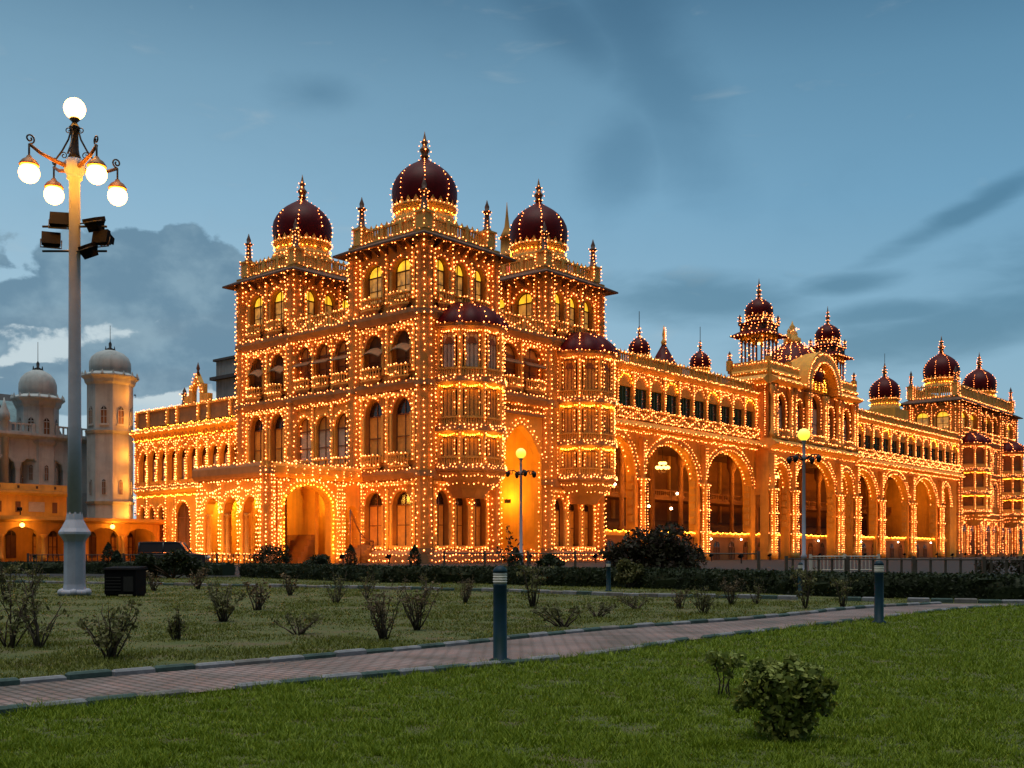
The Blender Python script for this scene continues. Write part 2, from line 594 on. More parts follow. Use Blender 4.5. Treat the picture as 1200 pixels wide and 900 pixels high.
def bulbs(mb, pts, sp, m, r):
    P = [Vector(p) for p in pts]
    L = sum((b - a).length for a, b in zip(P, P[1:]))
    if L > 0.1:
        hor = 1 - abs((P[-1] - P[0]).z) / L
        sp = sp * (0.92 + 0.33 * hor)
    n = max(1, round(L / sp))
    step = L / n
    d, acc = 0.0, 0.0
    closed = (P[0] - P[-1]).length < 1e-4
    targets = [step * (i + (0.0 if closed else 0.5)) for i in range(n)]
    ti = 0
    for a, b in zip(P, P[1:]):
        l = (b - a).length
        hz = abs((b - a).z) < 0.3 * l and l > 1.2
        while ti < n and targets[ti] <= acc + l + 1e-6:
            if RB.random() > 0.06:
                q = a.lerp(b, (targets[ti] - acc) / l if l > 0 else 0)
                j = sp * 0.13
                q = q + Vector((RB.uniform(-j, j), RB.uniform(-j, j), RB.uniform(-j, j) - (0.16 * abs(math.sin(targets[ti] * 1.9)) if hz else 0)))
                rr = r * RB.uniform(0.6, 1.2)
                x, y, z = q
                mm = 'bulb_dim' if m == 'bulb' and RB.random() < 0.32 else m
                mb.mesh([(x + rr, y, z), (x, y + rr, z), (x - rr, y, z), (x, y - rr, z), (x, y, z + rr), (x, y, z - rr)],
                        [(0, 1, 4), (1, 2, 4), (2, 3, 4), (3, 0, 4), (1, 0, 5), (2, 1, 5), (3, 2, 5), (0, 3, 5)], mm)
            ti += 1
        acc += l

# ------------------------------------------------------------------ the palace: x along the right-hand front, y along the left-hand front
YAW = math.atan2(0.757, 0.653)
PLOC = (-8.19, 100.0, 0.0)
palace = thing('palace', 'vast illuminated palace outlined in thousands of warm bulbs, with maroon onion domes', 'palace', PLOC, YAW)

def glow(parent, loc, watts, col=(1.0, 0.5, 0.1), r=0.35, spot=None):
    l = bpy.data.lights.new('lamp_light', 'POINT')
    l.energy = watts
    l.color = col
    l.shadow_soft_size = r
    l.use_soft_falloff = False
    o = bpy.data.objects.new('lamp_light', l)
    COL.objects.link(o)
    o.location = loc
    o.parent = parent
    return o

def added_flood(parent, loc, aim, watts, col=(1.0, 0.335, 0.03), cone=125, size=1.0):
    """an added floodlight: black housing with its lamp, turned towards a wall"""
    d = (Vector(aim) - Vector(loc)).normalized()
    l = bpy.data.lights.new('lamp_light', 'SPOT')
    l.energy, l.color, l.shadow_soft_size = watts, col, 0.3
    l.spot_size, l.spot_blend = math.radians(cone), 0.6
    o = bpy.data.objects.new('lamp_light', l)
    COL.objects.link(o)
    o.parent = parent
    o.location = Vector(loc) + d * 0.25
    o.rotation_euler = d.to_track_quat('-Z', 'Y').to_euler()
    m = MB()
    q = d.to_track_quat('-Z', 'Y')
    pts = [(-.28, -.2, 0.0), (.28, -.2, 0.0), (.28, .2, 0.0), (-.28, .2, 0.0), (-.16, -.12, .22), (.16, -.12, .22), (.16, .12, .22), (-.16, .12, .22)]
    m.hexa([tuple(q @ (Vector(t) * size) + Vector(loc) + d * 0.18) for t in pts], 'black_metal')
    m.box(loc[0] - 0.05 * size, loc[0] + 0.05 * size, loc[1] - 0.05 * size, loc[1] + 0.05 * size, loc[2] - 0.6 * size, loc[2], 'iron')
    m.build('floodlight', parent)  # fixture added for its wash of light on the wall

def finish(name, mb, subs, parent, label=None):
    o = mb.build(name, parent)
    if label:
        o['label'] = label
    for n, b in subs:
        b.build(n, o)
    return o

DOME = [(0.0, 0.90), (0.10, 0.962), (0.22, 0.995), (0.34, 1.0), (0.46, 0.965), (0.58, 0.875), (0.69, 0.74), (0.78, 0.58), (0.85, 0.42), (0.90, 0.29), (0.95, 0.17), (1.0, 0.085)]

def dome_r(t):
    for (t0, r0), (t1, r1) in zip(DOME, DOME[1:]):
        if t <= t1:
            return r0 + (r1 - r0) * (t - t0) / (t1 - t0)
    return DOME[-1][1]

def dome(subs, cx, cy, r, z0, z1, ztip, n=24, strings=8, sp=0.42, motif=False, drum=None, off=math.pi / 4, br=BULB_R, drum_mat='trim', gold=True):
    if drum is not None:
        d = MB()
        d.lathe(cx, cy, [(r * 0.98, drum), (r * 1.0, drum + (z0 - drum) * 0.35), (r * 0.90, drum + (z0 - drum) * 0.5), (r * 0.90, z0 - 0.25), (r * 0.99, z0 - 0.15), (r * 0.99, z0 + 0.05), (r * 0.8, z0 + 0.1)], drum_mat, n)
        for k in range(n):                      # petals round the foot of the dome
            a = 2 * math.pi * k / n
            x, y = cx + r * 0.97 * math.cos(a), cy + r * 0.97 * math.sin(a)
            tx, ty = -math.sin(a) * r * 0.11, math.cos(a) * r * 0.11
            d.mesh([(x - tx, y - ty, z0), (x + tx, y + ty, z0), (cx + (x - cx) * 1.02, cy + (y - cy) * 1.02, z0 + r * 0.19)], [(0, 1, 2)], 'trim')
        subs.append(('drum', d))
        for zz, k in ((drum + 0.35, 1.04), (drum + (z0 - drum) * 0.62, 0.98), (z0, 1.03)):
            ring = [(cx + r * k * math.cos(2 * math.pi * i / 24), cy + r * k * math.sin(2 * math.pi * i / 24), zz) for i in range(25)]
            S(ring, sp * 0.9, 'bulb_gold' if k < 1 and gold else 'bulb', br)
    m = MB()
    m.lathe(cx, cy, [(r * rr, z0 + (z1 - z0) * t) for t, rr in DOME], 'maroon', n * 2, ribs=0.018, nr=n)
    subs.append(('dome', m))
    f = MB()
    h = ztip - z1
    w = r * 0.085
    f.lathe(cx, cy, [(w, z1 - 0.02), (w * 1.7, z1 + h * 0.05), (w * 1.2, z1 + h * 0.12), (w * 1.5, z1 + h * 0.22), (w * 2.0, z1 + h * 0.30), (w * 1.2, z1 + h * 0.40), (w * 0.8, z1 + h * 0.5), (w * 1.3, z1 + h * 0.58), (w * 0.7, z1 + h * 0.68), (w * 0.35, z1 + h * 0.85), (0.02, ztip)], 'copper', 8)
    subs.append(('finial', f))
    for k in range(strings):
        a = off + 2 * math.pi * k / strings
        pts = []
        for i in range(13):
            t = 0.04 + 0.96 * i / 12
            rr = r * dome_r(t) * 1.015 + 0.07
            pts.append((cx + rr * math.cos(a), cy + rr * math.sin(a), z0 + (z1 - z0) * t))
        if k % 2 == 0:
            pts.append((cx + (w * 2.4) * math.cos(a), cy + w * 2.4 * math.sin(a), z1 + h * 0.3))
            pts.append((cx + (w * 0.9) * math.cos(a), cy + w * 0.9 * math.sin(a), z1 + h * 0.72))
        else:
            pts = pts[:9]
        S(pts, sp * 1.25, 'bulb', br * 0.88)
        if motif and k % 2 == 0:                # flower of bulbs with two hanging tails
            tx, ty = -math.sin(a), math.cos(a)
            for dz, dx in ((0.40, 0.0), (0.47, 0.085), (0.47, -0.085), (0.34, 0.10), (0.34, -0.10), (0.40, 0.12), (0.40, -0.12), (0.25, 0.09), (0.25, -0.09), (0.16, 0.10), (0.16, -0.10), (0.07, 0.12), (0.07, -0.12), (0.3, 0.0), (0.52, 0)):
                rr = r * dome_r(dz) * 1.02 + 0.09
                p = (cx + rr * math.cos(a) + tx * dx * r * 1.5, cy + rr * math.sin(a) + ty * dx * r * 1.5, z0 + (z1 - z0) * dz)
                S([p, (p[0], p[1], p[2] + 0.01)], 1.0, 'bulb', br)

def pinnacle(subs, cx, cy, z0, h=3.3, w=0.42):
    m = MB()
    m.lathe(cx, cy, [(w * 1.1, z0), (w * 1.1, z0 + h * 0.06), (w * 0.8, z0 + h * 0.10), (w * 0.62, z0 + h * 0.40), (w * 0.55, z0 + h * 0.58), (w * 1.05, z0 + h * 0.61), (w * 1.05, z0 + h * 0.65), (w * 0.5, z0 + h * 0.68), (w * 0.62, z0 + h * 0.78), (w * 0.28, z0 + h * 0.90), (0.03, z0 + h)], 'spire', 8)
    subs.append(('pinnacle', m))
    for k in range(4):
        a = math.pi / 4 + k * math.pi / 2
        S([(cx + w * 0.9 * math.cos(a), cy + w * 0.9 * math.sin(a), z0 + h * 0.12), (cx + w * 0.75 * math.cos(a), cy + w * 0.75 * math.sin(a), z0 + h * 0.56), (cx + w * 0.5 * math.cos(a), cy + w * 0.5 * math.sin(a), z0 + h * 0.62)], 0.44, 'bulb', BULB_R * 0.8)
        S([(cx + w * 1.3 * math.cos(a), cy + w * 1.3 * math.sin(a), z0 + h * 0.63), (cx + w * 1.3 * math.cos(a + 0.8), cy + w * 1.3 * math.sin(a + 0.8), z0 + h * 0.63)], 0.4, 'bulb', BULB_R * 0.8)

def balconette(mb, F, a, b, z0, z1, o=0.6, lights=True, sp=0.36):
    """small bowed balcony in front of one opening"""
    c, r = (a + b) / 2, (b - a) / 2
    pts = []
    for i in range(7):
        t = i / 6
        pts.append((a + (b - a) * t, o * (0.55 + 0.45 * math.sin(math.pi * t))))
    poly = lambda z, k: [F.P(c + (s - c) * k, oo * k, z) for s, oo in pts]
    for zl, zh, k0, k1, m in ((z0 - 0.45, z0, 0.55, 1.0, 'slab'), (z0, z0 + 0.14, 1.05, 1.05, 'trim'), (z1 - 0.14, z1, 1.04, 1.04, 'trim')):
        p0, p1 = poly(zl, k0), poly(zh, k1)
        n = len(p0)
        for i in range(n - 1):
            mb.face([p0[i], p0[i + 1], p1[i + 1], p1[i]], m)
        mb.face(p1 + [F.P(b, 0, zh), F.P(a, 0, zh)], m)
        mb.face(p0[::-1] + [F.P(a, 0, zl), F.P(b, 0, zl)], m)
    nb = max(6, int((b - a) / 0.3))
    for k in range(nb):
        t = (k + 0.5) / nb
        s, oo = a + (b - a) * t, o * (0.55 + 0.45 * math.sin(math.pi * t))
        F.box(mb, s - 0.05, s + 0.05, oo - 0.08, oo, z0 + 0.14, z1 - 0.14, 'trim')
    if lights:
        SF(F, [(s, z1 + 0.03, oo + 0.1) for s, oo in pts], sp)
        SF(F, [(s, z0 + (0.12 + 0.3 * abs(math.cos(math.pi * i / 3))), oo + 0.12) for i, (s, oo) in enumerate(pts)], sp)

# floors of the towers
Z_A, Z_B, Z_C, Z_D, Z_E = (0.0, 8.0), (8.9, 16.5), (17.3, 23.0), (24.0, 31.0), 31.0
R_BUT = 0.85

def storeys(mb, subs, F, m0, m1, n, which, glow_top=True, sp=0.46, canopy=True, low='panel', dens=1.0):
    """the arched storeys of one tower face between its corner shafts"""
    W = m1 - m0
    cell = W / n
    spec = {'A': (Z_A, 1.7, 5.6, 6.9, 'round'), 'B': (Z_B, 10.0, 14.3, 15.8, 'round'), 'C': (Z_C, 18.4, 21.0, 22.2, 'cusp'), 'D': (Z_D, 25.2, 27.9, 29.0, 'round')}
    for k in which:
        (z0, z1), zb, zs, zc, kind = spec[k]
        gap = min(0.75, cell * 0.2)
        ops = [(m0 + i * cell + gap, m0 + (i + 1) * cell - gap, zb, zs, zc, kind) for i in range(n)]
        wall(mb, F, m0, m1, z0, z1, ops, 0.7, 'stone')
        for i, (a, b, *_r) in enumerate(ops):
            lit = k == 'D' and glow_top
            subs.append(('window', window(F, a, b, zb, zs, zc, kind, -0.55, 'lit_glass' if lit else ('glass' if k != 'C' else 'interior'), 'lit_pane' if lit else ('interior' if k == 'C' else low))))
            for s in (a - 0.14, b + 0.14):
                F.box(mb, s - 0.12, s + 0.12, 0, 0.16, zb - 0.3, zs, 'trim')
            SF(F, arch(a, b, zs, zc, kind, 12, 0.24), sp * 0.85)
            F.box(mb, a - 0.3, b + 0.3, 0, 0.22, zb - 0.28, zb, 'trim')
            if k in 'CDB':
                balconette(mb, F, a - 0.15, b + 0.15, zb - 0.75 if k != 'B' else zb - 0.85, zb + 0.42, 0.75, True, sp * 0.78)
            else:
                SF(F, [(a - 0.3, zb - 0.12), (b + 0.3, zb - 0.12)], sp * 0.7, 'bulb', 0.34)
                SF(F, [(a - 0.3, zb - 0.75), (b + 0.3, zb - 0.75)], sp * 0.8, 'bulb', 0.2)
            if k == 'C' and canopy:             # drooping stone hood half way up the opening
                c = (a + b) / 2
                P = F.P
                for q in range(6):
                    t0, t1 = q / 6, (q + 1) / 6
                    s0_, s1_ = a - 0.25 + (b - a + 0.5) * t0, a - 0.25 + (b - a + 0.5) * t1
                    h0, h1 = 0.45 * math.sin(math.pi * t0), 0.45 * math.sin(math.pi * t1)
                    mb.face([P(s0_, 0.75, 19.9 + h0), P(s1_, 0.75, 19.9 + h1), P(s1_, 0, 20.5 + h1), P(s0_, 0, 20.5 + h0)], 'slab')
                    mb.face([P(s0_, 0, 20.3 + h0), P(s1_, 0, 20.3 + h1), P(s1_, 0.75, 19.82 + h1), P(s0_, 0.75, 19.82 + h0)], 'slab')
        for i in range(n + 1):                  # strings down the piers
            s = m0 + i * cell
            s = min(max(s, m0 + 0.25), m1 - 0.25)
            F.box(mb, s - 0.2, s + 0.2, 0.0, 0.12, zb - 0.3, zc + 0.2, 'trim')
            zt = z1 - 0.35
            SF(F, [(s, zb - 0.4), (s, zt)], sp, 'bulb', 0.24)
            if k == 'A':
                SF(F, [(s, 0.3), (s, zb - 0.6)], sp * 1.2)
        F.box(mb, m0, m1, 0, 0.18, z1 - 0.55, z1 - 0.2, 'trim')
        SF(F, [(m0 + 0.1, z1 - 0.4), (m1 - 0.1, z1 - 0.4)], sp * 0.8, 'bulb', 0.3)
        if k in 'BD':
            for i in range(n):                  # pendants of bulbs between the arches
                c = m0 + (i + 0.5) * cell
                for q in (-0.3, 0.3):
                    SF(F, [(c + q * cell, z1 - 0.55), (c + q * cell * 0.6, zc + 0.55)], sp, 'bulb', 0.2)

def band(mb, F, s0, s1, z0, z1, o=0.5, lights=True, sp=0.4, low=True):
    F.profile(mb, s0, s1, [(0, z0), (o * 0.55, z0 + 0.02), (o, z0 + (z1 - z0) * 0.55), (o, z1), (0, z1 + 0.05)], 'slab')
    if lights:
        SF(F, [(s0 + 0.1, z1 + 0.08, o + 0.05), (s1 - 0.1, z1 + 0.08, o + 0.05)], sp)
        if low:
            SF(F, [(s0 + 0.1, z0 - 0.12, o * 0.5 + 0.08), (s1 - 0.1, z0 - 0.12, o * 0.5 + 0.08)], sp)

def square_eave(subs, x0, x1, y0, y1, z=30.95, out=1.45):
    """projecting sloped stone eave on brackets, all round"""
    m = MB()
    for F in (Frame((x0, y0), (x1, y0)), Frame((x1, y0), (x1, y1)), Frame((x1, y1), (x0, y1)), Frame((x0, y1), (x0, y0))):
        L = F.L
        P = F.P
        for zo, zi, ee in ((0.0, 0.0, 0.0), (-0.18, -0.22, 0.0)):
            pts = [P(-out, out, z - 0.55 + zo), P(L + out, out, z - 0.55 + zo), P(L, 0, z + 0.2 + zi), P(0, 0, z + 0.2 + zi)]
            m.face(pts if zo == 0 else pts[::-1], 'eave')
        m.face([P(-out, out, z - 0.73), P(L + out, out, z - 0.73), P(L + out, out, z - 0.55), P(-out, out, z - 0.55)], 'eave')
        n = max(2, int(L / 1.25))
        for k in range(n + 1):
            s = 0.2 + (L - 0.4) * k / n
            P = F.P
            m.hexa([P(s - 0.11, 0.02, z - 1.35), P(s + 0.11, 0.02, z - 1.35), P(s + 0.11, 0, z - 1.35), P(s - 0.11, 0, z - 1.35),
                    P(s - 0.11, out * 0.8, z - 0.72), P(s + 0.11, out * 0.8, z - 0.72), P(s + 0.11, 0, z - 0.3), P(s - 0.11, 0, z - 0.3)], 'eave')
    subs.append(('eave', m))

def square_parapet(subs, x0, x1, y0, y1, z0=31.25, z1=32.8, pin=True, ph=3.2, spikes=True, inset=0.6):
    m = MB()
    x0, x1, y0, y1 = x0 + inset, x1 - inset, y0 + inset, y1 - inset
    for F in (Frame((x0, y0), (x1, y0)), Frame((x1, y0), (x1, y1)), Frame((x1, y1), (x0, y1)), Frame((x0, y1), (x0, y0))):
        F.profile(m, -0.3, F.L + 0.3, [(-0.4, z0 - 0.3), (0.15, z0 - 0.3), (0.5, z0 - 0.02), (0.5, z0 + 0.16), (-0.4, z0 + 0.16)], 'trim')
        balustrade(m, F, 0.45, F.L - 0.45, 0.0, z0 + 0.16, z1, 'trim', 0.36, 0.17, spikes, 2.6)
        SF(F, [(-0.2, z0 + 0.3, 0.56), (F.L + 0.2, z0 + 0.3, 0.56)], 0.40)
        SF(F, [(0, z0 - 0.25, 0.34), (F.L, z0 - 0.25, 0.34)], 0.46)
        SF(F, [(0.5, z1 + 0.05, 0.2), (F.L - 0.5, z1 + 0.05, 0.2)], 0.62, 'bulb', 0.2, BULB_R * 0.75)
    for x, y in ((x0, y0), (x1, y0), (x1, y1), (x0, y1)):
        m.box(x - 0.6, x + 0.6, y - 0.6, y + 0.6, z0 + 0.14, z1 + 0.15, 'trim')
        m.box(x - 0.72, x + 0.72, y - 0.72, y + 0.72, z1 + 0.12, z1 + 0.3, 'trim')
        for k in range(4):
            a = math.pi / 4 + k * math.pi / 2
            S([(x + 0.95 * math.cos(a), y + 0.95 * math.sin(a), z0 + 0.3), (x + 0.95 * math.cos(a), y + 0.95 * math.sin(a), z1 + 0.6)], 0.40)
        if pin:
            pinnacle(subs, x, y, z1 + 0.3, ph)
    subs.append(('balustrade', m))

def corner_shaft(mb, x, y, angs, z0=0.0, z1=31.1, r=R_BUT, sp=0.56):
    mb.frustum(x, y, r, z0, r, z1, 'stone', 8)
    for zz in (1.2, 8.4, 16.9, 23.5, 30.2):
        if zz < z1:
            mb.frustum(x, y, r + 0.16, zz - 0.25, r + 0.16, zz + 0.25, 'slab', 8)
    mb.frustum(x, y, r + 0.2, z0, r + 0.2, z0 + 0.9, 'slab', 8)
    for k, a in enumerate(angs):
        a = math.radians(a)
        S([(x + (r + 0.12) * math.cos(a), y + (r + 0.12) * math.sin(a), z0 + 0.4 + 0.13 * k), (x + (r + 0.12) * math.cos(a), y + (r + 0.12) * math.sin(a), z1 - 0.3)], sp)

def tower(x0, y0, w, faces, label=None, domes=None, corners=None, name='tower', d=None, pin=True, low='panel', sp=0.46):
    """square tower; faces maps 'L' (the -x side) and 'R' (the -y side) to (storeys, openings)"""
    d = d or w
    x1, y1 = x0 + w, y0 + d
    mb, subs = MB(), []
    t = 0.75
    mb.box(x0 + t, x1 - 0.1, y0 + t, y1 - 0.1, 0, 31.4, 'interior_wall')
    FL, FR = Frame((x0, y1), (x0, y0)), Frame((x0, y0), (x1, y0))
    for key, F in (('L', FL), ('R', FR)):
        if key not in faces:
            F.box(mb, 0.2, F.L - 0.2, -0.7, 0, 0, 31.1, 'stone')
            continue
        sts, n = faces[key]
        for k in 'ABCD':
            (z0, z1) = {'A': Z_A, 'B': Z_B, 'C': Z_C, 'D': Z_D}[k]
            if k not in sts:
                F.box(mb, 1.0, F.L - 1.0, -0.7, 0, z0, z1, 'stone')
        storeys(mb, subs, F, 1.05, F.L - 1.05, n, sts, True, sp, low=low)
        if 'B' in sts:
            band(mb, F, 0.5, F.L - 0.5, 8.0, 8.9)
        else:
            F.box(mb, 0.5, F.L - 0.5, -0.7, 0.05, 8.0, 8.9, 'slab')
        if 'C' in sts:
            band(mb, F, 0.5, F.L - 0.5, 16.5, 17.3)
        else:
            F.box(mb, 0.5, F.L - 0.5, -0.7, 0.05, 16.5, 17.3, 'slab')
        band(mb, F, 0.5, F.L - 0.5, 23.0, 24.0, 0.6)
    for F in (Frame((x1, y0), (x1, y1)), Frame((x1, y1), (x0, y1))):
        F.box(mb, 0.3, F.L - 0.3, -0.2, 0.0, 0, 31.3, 'stone')
        SF(F, [(0.5, 30.2), (F.L - 0.5, 30.2)], 0.5)
    mb.box(x0, x1, y0, y1, 31.05, 31.3, 'slab')
    cs = corners or {'n': (180, 225, 270), 'l': (135, 180, 225), 'r': (225, 270, 315, 0)}
    for key, (x, y) in (('n', (x0, y0)), ('l', (x0, y1)), ('r', (x1, y0)), ('b', (x1, y1))):
        corner_shaft(mb, x + (0.25 if x == x0 else -0.25), y + (0.25 if y == y0 else -0.25), cs.get(key, ()))
    for F in (FL, FR):
        F.profile(mb, -0.2, F.L + 0.2, [(0, 0), (0.75, 0), (0.75, 0.8), (0.55, 1.0), (0.3, 1.25), (0, 1.25)], 'slab')
        for zz, o in ((0.35, 0.85), (0.9, 0.85), (1.35, 0.45)):
            SF(F, [(0, zz, o), (F.L, zz, o)], 0.36)
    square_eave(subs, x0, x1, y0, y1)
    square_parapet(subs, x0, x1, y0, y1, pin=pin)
    mb.frustum((x0 + x1) / 2, (y0 + y1) / 2, 3.6, 31.3, 3.3, 33.4, 'trim', 8)
    for cx, cy, r in (domes or [((x0 + x1) / 2, (y0 + y1) / 2, 3.22)]):
        dome(subs, cx, cy, r, 35.15, 40.3, 43.0, drum=33.2)
    return finish(name, mb, subs, palace, label)

tower(0, 0, 10.0, {'L': ('ABCD', 2), 'R': ('AD', 3)}, 'tall corner tower nearest the lawn')
tower(0, 19.3, 9.5, {'L': ('ABCD', 2), 'R': ('D', 3)}, 'left tower above the porch')
tower(17.9, 0, 9.9, {'L': ('D', 2), 'R': ('AD', 3)}, 'right tower beside the arcade')

# ---- bowed bays with ribbed red roofs
def bay(cx, y0, label, detail=True, R=3.7, sp=0.36):
    mb, subs = MB(), []
    ang = [180 + 36 * k for k in range(6)]
    vert = lambda r: [(cx + r * math.cos(math.radians(a)), y0 + r * math.sin(math.radians(a))) for a in ang]
    V = vert(R)
    mb.lathe(cx, y0, [(R * 0.50, 6.3), (R * 0.62, 7.0), (R * 0.86, 7.9), (R * 1.06, 8.6), (R * 1.06, 8.75)], 'slab', 10, 0.0, False)
    levels = [(9.2, 12.4), (12.95, 17.0), (17.55, 22.2)]
    for z0, z1 in ((8.7, 9.2), (12.4, 12.95), (17.0, 17.55), (22.2, 22.6)):
        mb.lathe(cx, y0, [(R + 0.05, z0 - 0.15), (R + 0.4, z0 + 0.1), (R + 0.4, z1), (R + 0.05, z1 + 0.05)], 'slab', 10, 0.0, False)
    mb.lathe(cx, y0, [(R - 0.42, 8.8), (R - 0.42, 22.3)], 'interior_wall', 10, 0.0, False)
    for k in range(5):
        F = Frame(V[k], V[k + 1])
        for li, (z0, z1) in enumerate(levels):
            zb, zs, zc = z0 + 0.95, z1 - 0.62, z1 - 0.38
            a, b = 0.30, F.L - 0.30
            wall(mb, F, 0, F.L, z0, z1, [(a, b, zb, zs, zc, 'round')], 0.22, 'panel' if li < 2 else 'stone', n=4)
            if detail:
                w = MB()
                pm_ = 'panel' if li < 2 else ('panel' if cx > 15 else 'pale_shutter')
                w.face([F.P(a, -0.17, zb), F.P(b, -0.17, zb), F.P(b, -0.17, zs), F.P(a, -0.17, zs)], 'glass')
                w.face([F.P(a, -0.15, zs)] + [F.P(s, -0.15, z) for s, z in arch(a, b, zs, zc, 'round', 4)[1:-1]] + [F.P(b, -0.15, zs)], 'wood')
                a2, b2 = a + 0.24, b - 0.24
                F.box(w, a2, b2, -0.16, -0.06, zb, zs, pm_)
                nn = 6
                for q in range(nn + 1):
                    s = a2 + (b2 - a2) * q / nn
                    F.box(w, s - 0.035, s + 0.035, -0.06, -0.01, zb, zs, pm_ if q % 2 else 'wood')
                if li == 2:
                    F.prism(w, arch(a2 + 0.1, b2 - 0.1, zs - 0.9, zs - 0.2, 'cusp', 8), -0.06, 0.0, 'wood')
                F.box(w, a, b, -0.15, -0.03, zs - 0.06, zs + 0.06, 'wood')
                for s in (a2 - 0.06, b2 + 0.06):
                    mb.lathe(*F.P(s, 0.06, 0)[:2], [(0.11, zb - 0.1), (0.075, zb + 0.15), (0.07, zs - 0.2), (0.12, zs)], 'trim', 6)
                    SF(F, [(s, zb), (s, zs)], 0.5, 'bulb', 0.24, BULB_R * 0.85)
                n2 = max(4, int(F.L / 0.28))
                for q in range(n2):
                    s = 0.15 + (F.L - 0.3) * (q + 0.5) / n2
                    F.box(mb, s - 0.045, s + 0.045, 0.08, 0.2, z0 + 0.1, z0 + 0.75, 'trim')
                F.box(mb, 0.05, F.L - 0.05, 0.06, 0.24, z0 + 0.72, z0 + 0.85, 'trim')
                subs.append(('window', w))
            if detail and k < 4:                # lamps tucked under each ledge
                glow(palace, F.P(F.L / 2, 0.55, z1 - 0.35), 20 if li < 2 else 11, (1.0, 0.40, 0.04), 0.25)
            F.box(mb, 0.1, F.L - 0.1, 0, 0.08, z0 + 0.12, z0 + 0.8, 'trim')
            SF(F, [(0.1, z0 + 0.16, 0.46), (F.L - 0.1, z0 + 0.16, 0.46)], sp * 0.85)
            SF(F, [(0.15, z1 - 0.22, 0.2), (F.L - 0.15, z1 - 0.22, 0.2)], sp * 0.5, 'bulb_gold' if li < 2 else 'bulb')
            if li == 2:
                SF(F, arch(a, b, zs - 0.3, zc, 'cusp', 8, 0.1), sp)
            else:
                SF(F, [(0.2, z1 + 0.45, 0.5), (F.L / 2, z1 + 0.18, 0.5), (F.L - 0.2, z1 + 0.45, 0.5)], sp * 0.9)
        SF(F, [(0.0, 9.15, 0.5), (F.L, 9.15, 0.5)], sp * 0.7)
        SF(F, [(0.1, 8.35, 0.2), (F.L - 0.1, 8.35, 0.2)], sp * 0.8)
        SF(F, [(0.2, 7.6, -0.35), (F.L - 0.2, 7.6, -0.35)], sp)
        SF(F, [(-0.1, 22.75, 0.5), (F.L + 0.1, 22.75, 0.5)], sp)
    for k, (x, y) in enumerate(V):
        mb.frustum(x, y, 0.2, 8.9, 0.2, 22.4, 'trim', 6)
        a = math.radians(ang[k])
        S([(x + 0.3 * math.cos(a), y + 0.3 * math.sin(a), 9.3), (x + 0.3 * math.cos(a), y + 0.3 * math.sin(a), 22.1)], 0.42)
        S([(cx + (R + 0.55) * math.cos(a) * q, y0 + (R + 0.55) * math.sin(a) * q, z) for q, z in ((1, 22.9), (0.93, 23.6), (0.72, 24.4), (0.4, 24.8))], 0.5)
    rf = MB()
    prof = [(R + 0.5, 22.6), (R + 0.42, 23.1), (R * 0.96, 23.8), (R * 0.74, 24.5), (R * 0.42, 25.0), (0.3, 25.2)]
    n = 10
    vs, fs = [], []
    for r, z in prof:                           # lobed shells, one to each side of the bay
        for k in range(60):
            a = 2 * math.pi * k / 60
            lob = abs(math.sin(a * n / 2))
            rr = r * (0.93 + 0.10 * lob)
            vs.append((cx + rr * math.cos(a), y0 + rr * math.sin(a), z - (1 - lob) * 0.12))
    for i in range(len(prof) - 1):
        for k in range(60):
            fs.append((i * 60 + k, i * 60 + (k + 1) % 60, (i + 1) * 60 + (k + 1) % 60, (i + 1) * 60 + k))
    rf.mesh(vs, fs, 'maroon', True)
    subs.append(('roof', rf))
    return finish('bay_window', mb, subs, palace, label)

bay(5.55, 0.0, 'bowed bay on the corner tower')
bay(24.05, 0.0, 'bowed bay on the right tower')

